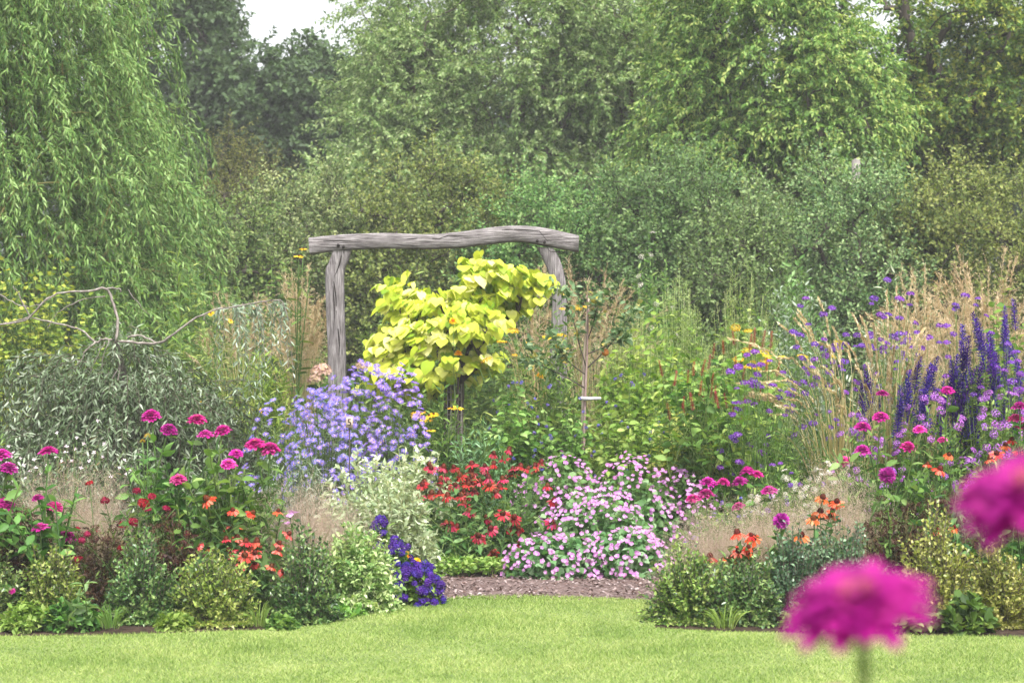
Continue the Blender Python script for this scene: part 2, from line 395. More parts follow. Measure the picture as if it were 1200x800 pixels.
# weeping willow on the left
def willow():
    bx, by = -6.95, 24.5
    t = T('weeping_willow', 'huge weeping willow with long drooping bright green leaves behind the bare grey branches', 'tree', (bx, by, 0))
    n = 6400; d = dome_dirs(n, .0); lr = 1.04 + .22 * lump(d, 5, 4.5) + .13 * lump(d, 6, 10)
    q = U(.3, 1, n) ** .4
    st = A3(bx, by, .3) + d * A3(2.85, 2.75, 7.4) * (lr * q)[:, None] * np.stack([1.34 - .38 * d[:, 2]] * 2 + [np.ones(n)], -1)
    out = nrm(d * A3(1, 1, 0)); hl = U(.3, 1.0, n)
    b = st - out * .45 - A3(0, 0, .05); tp = st + out * U(.08, .46, n)[:, None] - A3(0, 0, 1) * hl[:, None]
    tp[:, 2] = np.maximum(tp[:, 2], U(.2, .6, n)); ct = st + out * .25 + A3(0, 0, .35)
    pth = bez(b, ct, tp, 7)
    tips = st[::12] - out[::12] * .35
    tr, pa, r0, r1 = branches((bx, by, -.05), (bx + .2, by, 5.6), tips, .28)
    mb = MB(); tube1(mb, tr, np.linspace(.32, .1, len(tr)), 10, wob=.05); t.part('trunk', mb, BARK, smooth=True)
    mb = MB(); tubes(mb, pa, r0, r1, 5); tubes(mb, pth[:, ::2], .004, .0015, 3); t.part('branches', mb, leaf('willow_twig', ['#6d6a38', '#8a8a4a'], 0))
    mb = MB(); leaves(mb, LANCE, pth, 48, .105, .0195, .05, 1, 40, .35, .8, face=(0, -.5, 0))
    t.part('crown', mb, leaf('willow_leaf', ['#3c5626', '#547434', '#6e8e44', '#8aa65a', '#a4bc78'], .3, .5, .2))
willow()

OAKL = leaf('oak_leaf', ['#3f5c26', '#547234', '#6c8840', '#8c9e4a', '#aeb052'], .35)
DARK = leaf('dark_oak_leaf', ['#35502c', '#48663c', '#5e7c4e'], .3)
PALE = leaf('glow_paled_leaf', ['#5a7a3c', '#769452', '#96ae70', '#b6c692'], .4)  # alder's own pale green, lightened further to stand in for the hazy glow
CHER = leaf('cherry_leaf', ['#3f6428', '#557e36', '#6f9848', '#90ae60', '#a8b868'], .4)
tree('oak_tree', 'dark broad oak fading into haze behind the weeping willow', 'tree', (-6.2, 47, 0),
     [ell(200, 60, 47, 78, 190, 3, 1.1), ell(325, 140, 46, 90, 92, 2.6, 1), ell(225, -60, 47, 48, 120, 2.5, .5), ell(400, 180, 46, 60, 90, 2, .4)], 460, DARK, BARK_D,
     trunk=(.3, (-7.6, 47, 7.2)), twigs=13, per=15, tlen=.75, L=.15, W=.095, droop=.2, grav=.2, seed=21, face=(0, -.5, 0))
tree('alder_tree', 'tall loose pale green tree with sky showing through, above the wooden frame', 'tree', (.6, 37, 0),
     [ell(630, 90, 37, 185, 200, 2.6, 1.5), ell(490, 150, 37, 85, 120, 2, .6), ell(720, 120, 36, 110, 200, 2, .7), ell(465, 20, 37, 55, 70, 1.4, .12), ell(600, 230, 36, 260, 80, 2, .6)], 760, PALE, BARK,
     trunk=(.2, None), twigs=12, per=22, tlen=.8, L=.098, W=.046, droop=.35, grav=.15, seed=31, face=(0, -.4, 0))
tree('cherry_tree', 'bright green tree with drooping pointed leaves and thin dark stems, left of the gnarled oak', 'tree', (4.0, 31.5, 0),
     [ell(880, 60, 31.5, 120, 190, 1.9, 1.2), ell(960, 150, 31, 85, 110, 1.7, .7), ell(830, 190, 31.5, 90, 80, 1.5, .5)], 520, CHER, BARK_D,
     trunk=(.13, None), twigs=13, per=19, tlen=.62, L=.098, W=.04, droop=.6, grav=.3, seed=41, face=(0, -.4, 0),
     limbs=[([P(845, 300, 31), P(842, 180, 31), P(847, 60, 31), P(850, -30, 31)], .05, .03), ([P(870, 260, 31), P(868, 110, 31), P(885, 60, 31)], .04, .02),
            ([P(940, 270, 31.5), P(985, 170, 31), P(1010, 150, 31)], .04, .015)])
d = 32.6
tree('gnarled_oak', 'old oak with thick twisted grey limbs and yellowing leaves at the right edge', 'tree', (7.4, 33.5, 0),
     [ell(1130, 45, 33, 95, 75, 1.6, 1.2), ell(1190, 120, 33, 80, 80, 1.6, 1), ell(1085, 130, 33, 60, 55, 1.4, .9), ell(1230, -30, 34, 110, 120, 2, .8), ell(1075, -40, 34.5, 60, 40, 1.2, .25), ell(1130, 200, 34, 110, 40, 1.5, .6)],
     430, OAKL, BARK_D, trunk=(.24, (7.7, 33.5, 5.2)), twigs=11, per=13, tlen=.42, L=.095, W=.056, droop=.15, grav=.1, seed=51, lum=.25,
     limbs=[([P(1112, 330, 33.4), P(1108, 200, 33), P(1098, 150, d), P(1103, 100, d), P(1088, 60, d), P(1120, 20, d)], .2, .1),
            ([P(1098, 150, d), P(1085, 112, d), P(1060, 105, d), P(1045, 110, d)], .08, .03),
            ([P(1112, 230, 33.4), P(1125, 142, d), P(1150, 118, d), P(1176, 98, d), P(1160, 86, d), P(1140, 90, d)], .15, .06),
            ([P(1176, 98, d), P(1178, 130, d), P(1172, 200, 33.4)], .13, .15),
            ([P(1154, 62, d), P(1165, 45, d), P(1200, 33, d), P(1240, 20, d)], .08, .05),
            ([P(1075, 90, d + .5), P(1066, 50, d), P(1061, 20, d), P(1062, -30, d)], .13, .1),
            ([P(1061, 15, d), P(1040, 8, d), P(1015, -8, d)], .07, .03), ([P(1066, 62, d), P(1045, 60, d), P(1018, 48, d)], .05, .03)])
tree('background_tree', 'dark tree far behind the pale loose tree and the frame beam', 'tree', (-.8, 54, 0), [ell(560, 190, 54, 150, 110, 3, 1), ell(480, 170, 54, 90, 80, 2, .4)], 170, DARK, BARK_D,
     'trees far behind', trunk=(.25, None), twigs=10, per=8, tlen=1., L=.24, W=.14, seed=61)
tree('background_tree', 'dark tree far behind between the drooping cherry and the old oak', 'tree', (9.0, 54, 0), [ell(990, 190, 54, 130, 120, 3, 1), ell(1150, 160, 54, 130, 130, 3, 1)], 220, FAR, BARK_D,
     'trees far behind', trunk=(.25, None), twigs=10, per=8, tlen=1., L=.24, W=.14, seed=62)
tree('background_tree', 'dark tree far behind the middle of the scene, right of the frame beam', 'tree', (4.6, 55, 0), [ell(800, 190, 55, 150, 130, 3, 1)], 170, DARK, BARK_D,
     'trees far behind', trunk=(.25, None), twigs=10, per=8, tlen=1., L=.24, W=.14, seed=63)

# the row of shrubs behind the garden
HED = leaf('shrub_leaf', ['#476036', '#607a4a', '#7a935c', '#98ac74', '#a8b482'], .38, .55, .2)
HED3 = leaf('shrub_leaf_yellow', ['#4a5c2c', '#68783a', '#86924c', '#a4a864'], .38, .5, .2)
HED4 = leaf('shrub_leaf_dark', ['#445c30', '#5c7640', '#768e54', '#94a86e'], .38, .5, .25)
HED2 = leaf('shrub_leaf_bright', ['#466634', '#608244', '#7c9c58', '#a0b470'], .38, .5, .25)
GOLD = leaf('olive_leaf', ['#5a6430', '#767d3c', '#929452'], .35)
def shrub(label, px, d, ytop, half, lm, n, L=.062, W=.036, name='wild_shrub', group='shrubs in a row behind the garden', seed=1, ry=1.2, tlen=.42, ext=(), **kw):
    zt = Z(ytop, d); r = half * d / F
    es = [(X(px, d), d, zt * .50, r * 1.2, ry, zt * .47, 1.), (X(px, d), d, zt * .3, r * 1.35, ry, zt * .3, .5)] + list(ext)
    return tree(name, label, 'shrub', (X(px, d), d, 0), es, n, lm, BARK_D, group, trunk=(.05, (X(px, d), d, zt * .6)), twigs=13, per=14, face=(0, -.6, 0), tlen=tlen, L=L, W=W, ang=55,
                droop=.0, grav=-.35, outw=.25, inner=.4, lum=.20, seed=seed, start=.1, **kw)
shrub('olive green feathery shrub between the willow and the dark oak', 283, 29.5, 148, 62, GOLD, 170, .05, .02, 'olive_shrub', None, 70)
shrub('wild shrub in the gap beside the weeping willow', 265, 26.5, 235, 70, HED2, 240, seed=79)
shrub('wild shrub just left of the frame, in the palest light', 372, 27.5, 198, 95, HED, 285, seed=71)
shrub('wild shrub directly above the left end of the frame beam', 500, 27, 172, 100, HED3, 315, seed=72)
shrub('wild shrub behind the right end of the frame beam', 640, 26.5, 198, 100, HED2, 315, seed=73, L=.06)
shrub('tall dark wild shrub with green shoots, right of the frame beam', 790, 26, 168, 95, HED4, 315, seed=74)
shrub('low wild shrub in the dip under the cherry tree', 890, 27.5, 222, 70, HED4, 225, seed=75)
shrub('wild shrub below the pale stone post', 1000, 26, 172, 95, HED, 315, seed=76)
shrub('wild shrub under the gnarled oak limbs at the right edge', 1140, 26, 176, 110, HED3, 330, seed=77)
shrub('wild shrub between the dark shrub and the leafy silver bush', 850, 25, 250, 70, HED4, 225, seed=78)

# pale post among the shrubs
mb = MB()
def boxm(mb, c, s, m=0):
    c = A3(*c); s = A3(*s) / 2
    v = [(c + s * A3(i, j, k)) for i in (-1, 1) for j in (-1, 1) for k in (-1, 1)]
    mb.add(v, [[0, 1, 3, 2], [4, 6, 7, 5], [0, 4, 5, 1], [2, 3, 7, 6], [0, 2, 6, 4], [1, 5, 7, 3]], m=m)
d = 27.6; pw = 9 * d / F; zt = Z(188, d)
for k in range(4): boxm(mb, (X(1003, d), d, zt / 8 + k * zt / 4), (pw * (1 - .002 * k), .1, zt / 4 - .002 * (k % 2)))
mb.add([(X(1003, d) + i * pw / 2, d + j * .05, zt) for i, j in ((-1, -1), (1, -1), (1, 1), (-1, 1))] + [(X(1003, d), d, zt + .03)], [[0, 1, 4], [1, 2, 4], [2, 3, 4], [3, 0, 4]])
tag(link('post', mb.mesh('post', rough_mat('pale_post', ['#5f5b56', '#7d7872', '#938e88'], 9))), 'pale weathered post standing among the shrubs left of the old oak', 'post')

# ------------------------------------------------------------------ flower heads (shared meshes)
def ring(mb, n, r0, ln, z, tilt, w, tmpl=PETAL, m=0, jt=.12, off=0.):
    a = off + np.arange(n) * 2 * math.pi / n + U(-.12, .12, n); o = np.stack([np.cos(a), np.sin(a), 0 * a], -1)
    tl = np.radians(tilt + U(-1, 1, n) * jt * 60)[:, None]
    place(mb, tmpl, o * r0 + A3(0, 0, z), o * np.cos(tl) + A3(0, 0, 1) * np.sin(tl), A3(0, 0, 1) * np.cos(tl) - o * np.sin(tl) + rng.normal(size=(n, 3)) * .08,
          ln * U(.88, 1.08, n), w, m)
def cone(mb, n, r, h, z, s, m=0, spiky=.6):
    """a dome of small bracts in spiral order"""
    k = np.arange(n) + .5; ph = np.arccos(1 - k / n); th = k * 2.39996
    d = np.stack([np.sin(ph) * np.cos(th), np.sin(ph) * np.sin(th), np.cos(ph)], -1)
    p = d * A3(r, r, h) + A3(0, 0, z)
    place(mb, KITE, p - d * s * .3, nrm(d + A3(0, 0, spiky)), sph(n) * .3 + np.stack([-np.sin(th), np.cos(th), 0 * th], -1), s, s * .6, m)
def core(mb, r, h, z, m=0, n=10, rings=4):
    v, f = [], []
    for i in range(rings):
        a = i / rings * math.pi / 2
        for j in range(n): v.append((r * math.cos(a) * math.cos(j * 2 * math.pi / n), r * math.cos(a) * math.sin(j * 2 * math.pi / n), z + h * math.sin(a)))
    v.append((0, 0, z + h))
    for i in range(rings - 1):
        for j in range(n): f.append([i * n + j, i * n + (j + 1) % n, (i + 1) * n + (j + 1) % n, (i + 1) * n + j])
    mb.add(v, f, [[(rings - 1) * n + j, (rings - 1) * n + (j + 1) % n, rings * n] for j in range(n)], m=m)
def head_mesh(name, fn, mats):
    mb = MB(); fn(mb); return (name, mb.mesh(name, mats), mb, mats)
class Proto:
    def __init__(s, name, fn, mats, *subs):
        a = [head_mesh(name, fn, mats)] + [head_mesh(*q) for q in subs]
        s.main = a[0][1]; s.subs = [(q[0], q[1]) for q in a[1:]]; s.raw = [(q[2], q[3]) for q in a]
        s.t = [s.main] + s.subs
def bake(protos, pos, nor, scale):
    mb, mats = MB(), []
    for pr in protos:
        for r, m in pr.raw:
            for x in (m if isinstance(m, (list, tuple)) else [m]):
                if x not in mats: mats.append(x)
    pick = rng.integers(0, len(protos), len(pos))
    for i in range(len(pos)):
        q = Vector(nor[i]).to_track_quat('Z', 'Y') @ Quaternion((0, 0, 1), U(0, 6.28)); R = np.array(q.to_matrix()); s = scale * U(.8, 1.15)
        for r, m in protos[pick[i]].raw:
            ml = m if isinstance(m, (list, tuple)) else [m]
            v = np.concatenate(r.v) @ R.T * s + pos[i]; base = mb.n
            mb.v.append(v.astype(np.float32)); mb.n += len(v)
            for f, k in r.f: mb.f.append((f + base, mats.index(ml[k])))
    return mb, mats

GOLDC = petal('flower_gold', ['#8a4a08', '#c98a10', '#e0b030'], .05)
DKCONE = petal('flower_cone', ['#2a0f0a', '#4a1a10', '#8a3a18'], .0)
GREENC = leaf('sepal', ['#4d6b2c', '#6f8a3c'], .15)
def zin(layers, flat=1., jt=.12):
    def f(mb):
        for i in range(layers):
            q = i / max(1, layers - 1)
            ring(mb, int(17 - 7 * q), .10 * (1 - q), 1 - .62 * q, .03 + .30 * q * flat, -14 * min(1, flat) + 60 * q * flat, .36 - .12 * q, off=i * .7, jt=jt)
        core(mb, .2, -.22, .0, 1, 8, 3); ring(mb, 8, .08, .26, -.1, -20, .16, m=1)
    return f
def zinnia(pn, cols, layers=6, flat=1., mid=True):
    pm = petal(pn, cols)
    subs = [('flower_center', lambda mb: (cone(mb, 40, .2, .12, .26, .09), ring(mb, 7, .12, .09, .36, 50, .06)), GOLDC)] if mid else []
    return Proto('zinnia_head', zin(layers, flat), [pm, GREENC], *subs)
MAG = ['#a8127e', '#c01e94', '#d034a2', '#da58b2']
ZIN = [zinnia('magenta_petal', MAG), zinnia('magenta_petal', MAG, 7, 1.15), zinnia('crimson_petal', ['#a40e78', '#ba1a88', '#cc3496'], 6, .8),
       zinnia('purple_pink_petal', ['#9c1278', '#b41e8c', '#c83aa0'], 6, 1.), zinnia('rose_petal', ['#bc2088', '#ce3a9a', '#de66ae'], 5, .8)]
def ballf(mb):
    for i in range(9):
        q = i / 8; ring(mb, 16 - int(9 * q), .12, .85 - .1 * q, .1 + .1 * q, -35 + 118 * q, .3, off=i)
BALL = Proto('dahlia_head', ballf, petal('ball_petal', ['#a0188c', '#b826a0', '#cc50b4']))
def echi(droop, n=14): return lambda mb: (ring(mb, n, .2, .85, .02, droop, .27, jt=.25), ring(mb, 8, .1, .2, -.06, -30, .1, m=1))
CONE = ('flower_cone', lambda mb: (core(mb, .34, .50, 0, 0), cone(mb, 60, .34, .52, .0, .14)), DKCONE)
def echinacea(pn, cols, droop): return Proto('coneflower_head', echi(droop), [petal(pn, cols), GREENC], CONE)
ECR = [echinacea('red_ray', ['#8c1222', '#a82030', '#b83644', '#c05864'], a) for a in (-34, -58, -20)]
ECO = [echinacea('orange_ray', ['#cc3a18', '#dc5228', '#e4704a', '#e89070'], a) for a in (-25, -42, -10)]
ECP = [echinacea('salmon_ray', ['#c43c30', '#d4523e', '#dc6c58', '#e08878'], a) for a in (-22, -40)]
RUD = Proto('coneflower_head', lambda mb: ring(mb, 13, .15, .85, 0, -8, .26), petal('yellow_ray', ['#e8b010', '#f4c820', '#f8dc48']),
            ('flower_cone', lambda mb: (core(mb, .2, .22, 0), cone(mb, 30, .2, .24, 0, .1)), DKCONE))
def astf(mb):
    ring(mb, 14, .1, .92, 0, 5, .17, KITE, jt=.25); ring(mb, 10, .1, .8, .03, 18, .15, KITE, off=.2, jt=.25)
ASTC = ['#7862bc', '#8e7ace', '#a292dc', '#baace8']
AST = Proto('aster_head', astf, petal('aster_ray', ASTC, .35), ('flower_center', lambda mb: core(mb, .2, .12, .02, 0, 7, 2), petal('aster_eye', ['#b08a18', '#d0b040', '#a88a50'], 0)))
GER = Proto('geranium_head', lambda mb: ring(mb, 5, .06, .95, 0, 16, .82), petal('geranium_petal', ['#b46aac', '#c07cba', '#cc92c8', '#d8acd6'], .4),
            ('flower_center', lambda mb: core(mb, .13, .12, .02, 0, 6, 2), petal('geranium_eye', ['#e8d8e8', '#e0b8d8'], 0)))
def clusterf(n, r, h, s, tm=5):
    def f(mb):
        k = np.arange(n) + .5; ph = np.arccos(1 - k / n * .95); th = k * 2.39996
        d = np.stack([np.sin(ph) * np.cos(th), np.sin(ph) * np.sin(th), np.cos(ph)], -1)
        for p, nn in zip(d * A3(r, r, h) * U(.85, 1.1, (n, 1)), d + rng.normal(size=(n, 3)) * .25):
            nn = nrm(nn[None]); u, v = perp(nn); a = np.arange(tm) * 2 * math.pi / tm + U(0, 3)
            o = u * np.cos(a)[:, None] + v * np.sin(a)[:, None]
            place(mb, KITE, np.repeat(p[None], tm, 0), o + nn * .25, np.repeat(nn, tm, 0), s, s * .8)
    return f
VER = Proto('verbena_head', clusterf(24, .9, .45, .34), petal('verbena_floret', ['#5c2a8a', '#7440a0', '#8a56b4', '#a274c8']), )
PHL = Proto('phlox_head', clusterf(22, 1., .35, .3), petal('phlox_floret', ['#80389c', '#9a50b0', '#b274c4', '#c898d4']))
YAR = Proto('yarrow_head', clusterf(40, 1., .3, .2, 4), petal('yarrow_floret', ['#dcb41c', '#ecc92c', '#f2da4c']))
HEL = Proto('heliotrope_head', clusterf(26, .9, .6, .34), petal('violet_floret', ['#280c60', '#361678', '#482690', '#6242ac']))
WHI = Proto('yarrow_head', clusterf(22, 1., .3, .24, 5), petal('white_floret', ['#c8c0b0', '#dcd6c8', '#e8e4dc']))
GAU = Proto('gaura_head', lambda mb: (ring(mb, 4, .05, .95, 0, 20, .6, jt=.4), place(mb, KITE, np.zeros((5, 3)), sph(5) + A3(0, -1, -.4), sph(5), .7, .05)), petal('gaura_petal', ['#c4a8b2', '#d4c0c8', '#e0d4d8'], .3))
MUM = Proto('marigold_head', zin(5, 1.2), [petal('marigold_petal', ['#d8a008', '#ecbc10', '#f4d030']), GREENC])
DKR = Proto('scabious_head', clusterf(22, .8, .55, .4), petal('dark_red_floret', ['#5c0a20', '#8c1230', '#b01c40']))
SED = Proto('seed_head', clusterf(30, 1., .35, .22, 4), petal('dry_brown_floret', ['#2c1614', '#45241e', '#5c382c']))
HYD = Proto('hydrangea_head', clusterf(50, .95, .75, .3, 4), petal('dry_hydrangea_floret', ['#a08a68', '#b89c80', '#c4a898', '#b08484']))
BLU = Proto('salvia_bloom', clusterf(7, .6, .5, .6, 3), petal('blue_floret', ['#4a4490', '#6458a8', '#7e70bc']))
def spikef(n, h, r, s, tw=.4):
    def f(mb):
        k = np.arange(n); z = k / n * h; a = k * 2.399; q = 1 - .75 * (k / n)
        o = np.stack([np.cos(a), np.sin(a), 0 * a], -1)
        place(mb, KITE, o * r * .3 + A3(0, 0, 1) * z[:, None], o * q[:, None] + A3(0, 0, 1) * U(-.2, .6, (n, 1)), o * .2 + A3(0, 0, 1), s * (.5 + .5 * q), s * .55 * (.5 + .5 * q))
        tubes(mb, np.array([[[0, 0, -.03], [0, 0, h * .5], [0, 0, h]]], float), r * .16, r * .05, 4)
    return f
SAL = Proto('salvia_spike', spikef(120, 1., .12, .14), petal('salvia_floret', ['#22104a', '#371a78', '#4c2898', '#6a44b4']))
PER = Proto('persicaria_spike', spikef(110, 1., .15, .12), petal('persicaria_floret', ['#8c1a28', '#a42a36', '#b44450']))

# ------------------------------------------------------------------ plant builders
def stems_to(base, pts, spread=.05, K=7, bow=.25):
    m = len(pts); b = np.repeat(A3(*base)[None], m, 0) + rng.normal(size=(m, 3)) * A3(spread, spread, 0)
    c = b * .6 + pts * .4; c[:, 2] = b[:, 2] + (pts[:, 2] - b[:, 2]) * .65
    return bez(b, c, pts, K)
def flowerer(name, label, cat, px, d, fl, protos, scale, lm, group=None, sm=None, extra=(10, .7, .12), per=9, L=.07, W=.035, tmpl=OVATE, t0=.12, t1=.93, ang=55, droop=.25,
             r=.0022, up=.55, face=-.35, spread=.06, dj=.25, pname='flower_head', sj=.15, pair=True, ds=0.):
    """a plant whose flowers stand where the photograph has them; fl = (px, py[, proto index[, scale factor]])"""
    base = (X(px, d), d, 0); t = T(name, label, cat, base, group)
    my = np.mean([q[1] for q in fl]); pts = np.array([P(q[0], q[1], d + U(-dj, dj) - ds * (q[1] - my)) for q in fl])
    pa = stems_to(base, pts, spread)
    n, hq, rr = extra; ht = pts[:, 2].max()
    if n:
        a = U(0, 6.28, n); q = np.sqrt(U(0, 1, n)) * rr * 2
        px_, pz_ = pts[:, 0].mean(), ht * hq
        tip = np.stack([U(0, 1, n) * (pts[:, 0].max() - pts[:, 0].min() + 2 * rr) + pts[:, 0].min() - rr, d + np.sin(a) * q, pz_ * U(.6, 1.05, n)], -1)
        pa2 = stems_to(base, tip, spread * 1.5); allp = np.concatenate([pa, pa2])
    else: allp = pa
    mb = MB(); tubes(mb, allp, r * 1.3, r, 4); t.part('stems', mb, sm or STEM)
    mb = MB(); leaves(mb, tmpl, allp, per, L, W, t0, t1, ang, droop, .5, m=0, pair=pair); t.part('foliage', mb, lm)
    for i, q in enumerate(fl):
        pr = protos[(q[2] if len(q) > 2 else rng.integers(0, len(protos))) % len(protos)]
        nn = nrm((allp[i, -1] - allp[i, -2])[None])[0] * .6 + A3(0, 0, up) + A3(0, face, 0) + rng.normal(size=3) * .16
        t.head(pr.t, pts[i] - nn * 0, nn, scale * (q[3] if len(q) > 3 else 1) * U(1 - sj, 1 + sj), pname)
    return t
def mound(name, label, cat, px, d, half, ytop, lm, group=None, n=260, per=16, L=.03, W=.012, tmpl=KITE, ang=50, droop=.1, ry=None, low=-.1, jit=.3, lum=.15, seed=1, br=.35, t0=.2, up=.3,
          upj=.6, sm=None, sr=.0016, heads=None, face=None, pair=False, k=3., zb=0.):
    """a mounded or bushy plant of leafy shoots; heads = (protos, n, scale, low, part name)"""
    c = (X(px, d), d, zb); rx = half * d / F; ry = ry or rx * .8; h = Z(ytop, d) - zb
    t = T(name, label, cat, (c[0], c[1], 0), group)
    pa = dome_paths(n, c, rx, ry, h, br, low, jit, lum, seed, up, k=k); pa[:, :, 2] = np.maximum(pa[:, :, 2], .005)
    mb = MB(); tubes(mb, pa[:, ::1], sr * 1.4, sr, 3); t.part('stems', mb, sm or STEM)
    mb = MB(); leaves(mb, tmpl, pa, per, L, W, t0, 1, ang, droop, upj, pair=pair, face=face); t.part('foliage', mb, lm)
    if heads:
        pr, nh, s, lo, nm = heads[:5]; ub = heads[5] if len(heads) > 5 else .4
        dd = dome_dirs(nh, lo, .45); rr = (1.09 - .10 * U(0, 1, nh)) * (1 + lum * lump(dd, seed, k))
        p = A3(*c) + dd * A3(rx, ry, h) * rr[:, None]
        nn = nrm(dd / A3(rx, ry, h)) * .6 + A3(0, -.45, ub) + rng.normal(size=(nh, 3)) * .25
        o = np.argsort(p[:, 1]); p, nn = p[o], nn[o]
        for i in range(min(nh, 96)): t.head(pr[rng.integers(0, len(pr))].t, p[i], nn[i], s * U(.8, 1.15), nm)
        if nh > 96:
            mb, ms = bake(pr, p[96:], nn[96:], s); t.part('blossom', mb, ms, kind='stuff')
    return t
def haze_grass(label, px, d, half, ytop, group, cols, n=900, mat='haze_grass_hair', seeds=7, ry=.3, ymid=None):
    """a cloud grass: hair-thin branching panicles with tiny seeds"""
    c = A3(X(px, d), d, 0); rx = half * d / F; h = Z(ytop, d)
    t = T('cloud_grass', label, 'ornamental grass', c, group)
    rx *= 1.5; n = int(n * .75); ry *= 1.3; pa = dome_paths(n, c, rx, ry, h, .3, .0, .5, .16, int(px), .3, K=7)
    m = leaf(mat, cols, .45, .7, .1, (1, 1, 1), hj=.01)
    mb = MB(); ribbons(mb, pa, .0013)
    k = 8; s = np.repeat(np.arange(n), k); p, tg = along(pa, s, U(.45, .98, n * k))
    d_ = nrm(sph(n * k) + tg * .7 + A3(0, 0, .15)); l = U(.05, .15, n * k)[:, None]
    br = bez(p, p + d_ * l * .5 + A3(0, 0, .01), p + d_ * l, 3); ribbons(mb, br, .0008)
    q = n * k * seeds; s2 = np.repeat(np.arange(n * k), seeds); p2, t2 = along(br, s2, U(.3, 1, q))
    place(mb, KITE, p2 + rng.normal(size=(q, 3)) * .008, sph(q), sph(q), U(.004, .008, q), .003)
    t.part('panicles', mb, m)
    mb = MB(); bl = fan_paths(260, c, .12, h * .7, rx * .7, .35); ribbons(mb, bl, .004); t.part('blades', mb, leaf('grass_green_blade', ['#5f7440', '#7d8c50', '#98a068'], .3))
    return t
def tall_grass(label, px, d, half, ytop, group, nb=300, npl=120, name='feather_grass', cols=None, plume=True, arch=.35, pw=.012, fuzzy=0, green=None, cat='ornamental grass', lean=0.):
    c = A3(X(px, d), d, 0); r = half * d / F; h = Z(ytop, d)
    t = T(name, label, cat, c, group)
    STR = leaf('straw' if cols is None else 'oat_straw', cols or ['#b09868', '#c8b284', '#dccaa0', '#e8dcba'], .3, .6, .2, (1, 1, .9), hj=.005)
    mb = MB(); bl = fan_paths(nb, c, r * .35, h * .78, r * 1.1, arch * 1.3); ribbons(mb, bl, .009)
    t.part('blades', mb, green or leaf('straw_blade', ['#9c9a5c', '#b8b070', '#d0c48c', '#8c9858'], .35, tint=(1, 1, .8)))
    pl = fan_paths(npl, c, r * .35, h, r * 1.15, arch, hv=(.72, 1.05)); pl[:, :, 0] += lean * np.linspace(0, 1, 7)[None] ** 2
    mb = MB(); tubes(mb, pl, .0018, .001, 3)
    if plume:
        k = 50; s = np.repeat(np.arange(npl), k); tt = U(.72, 1., npl * k); p, tg = along(pl, s, tt)
        dd = nrm(tg + sph(npl * k) * (.28 + fuzzy)); place(mb, KITE, p, dd, sph(npl * k), U(.02, .045, npl * k) * (1 + fuzzy), pw * .35)
    if fuzzy:
        k = 16; s = np.repeat(np.arange(npl), k); p, tg = along(pl, s, U(.55, 1, npl * k)); l = U(.08, .25, npl * k)[:, None]
        d_ = nrm(sph(npl * k) + tg * .6); br = bez(p, p + d_ * l * .6, p + d_ * l - A3(0, 0, .04), 4); ribbons(mb, br, .0016)
        q = npl * k * 6; s2 = np.repeat(np.arange(npl * k), 6); p2, _ = along(br, s2, U(.3, 1, q)); place(mb, KITE, p2, sph(q) - A3(0, 0, .6), sph(q), .016, .005)
    t.part('plumes', mb, STR)
    return t

# ------------------------------------------------------------------ the oak frame
WOOD = rough_mat('weathered_oak', ['#453f3f', '#716b6b', '#8f8989', '#aca6a5'], 5, (1.2, 1.2, 14), .85, 1.)
WOODH = rough_mat('weathered_oak_beam', ['#453f3f', '#716b6b', '#8f8989', '#aca6a5'], 5, (1.2, 1.2, 14), .85, 1.)
WOODH.node_tree.nodes['Mapping'].inputs['Scale'].default_value = (1.2, 3, 14)
WOOD.node_tree.nodes['Mapping'].inputs['Scale'].default_value = (14, 3, 1.2)
CRACK = rough_mat('oak_crack', ['#1c1816', '#2c2624'], 9)
FD = 18.0
def plank(mb, A, B, th, d, n=28, along_x=True):
    """A, B: the two edges (pixel rows) of a curved plank of thickness th, bevelled, with an uneven face"""
    A, B = spline([P(a, b, d) for a, b in A], n), spline([P(a, b, d) for a, b in B], n)
    secs = []
    for i in range(n):
        a, b = A[i], B[i]; w = .07
        j = rng.normal(size=8) * .0025
        prof = [(a, w, -th / 2), (a, 0, -th / 2 + .015), (a, 0, th / 2 - .015), (a, w, th / 2), (b, w, th / 2), (b, 0, th / 2 - .015), (b, 0, -th / 2 + .015), (b, w, -th / 2)]
        secs.append([(p * (1 - q) + (b if p is a else a) * q) + A3(0, y + jj, 0) for (p, q, y), jj in zip(prof, j)])
    v = np.array(secs); i = np.arange(n * 8).reshape(n, 8); j = np.roll(i, -1, 1)
    mb.add(v, np.stack([i[:-1], j[:-1], j[1:], i[1:]], -1).reshape(-1, 4), i[:1], i[-1:][:, ::-1])
fr = T('wooden_frame', 'weathered grey oak frame with a wavy beam on two curved posts', 'garden frame', (X(520, FD), FD, 0))
mb = MB(); plank(mb, [(362.5, 279), (400, 275.5), (450, 273.5), (500, 275), (540, 272), (580, 266.5), (610, 265), (640, 268), (678, 276.5)],
      [(364, 298), (400, 293.5), (450, 291), (500, 292), (540, 290), (580, 285.5), (610, 283.5), (640, 288.5), (678, 295.5)], .17, FD, 40)
bm_ = fr.part('beam', mb, WOODH)
mb = MB()
for y0, x0, x1 in ((284, 380, 430), (281, 470, 560), (276, 585, 660), (288, 640, 675)):
    pp = np.array([P(x, y0 + 1.5 * math.sin(x * .06) + (6 if x > 640 else 0) - (5 if 520 < x < 640 else 0), FD) + A3(0, -.0865, 0) for x in np.linspace(x0, x1, 9)]); ribbons(mb, pp[None], .008, side=A3([0, 0, 1]))
fr.part('crack', mb, CRACK, parent=bm_)
gy0 = CY + CAM_H * F / FD
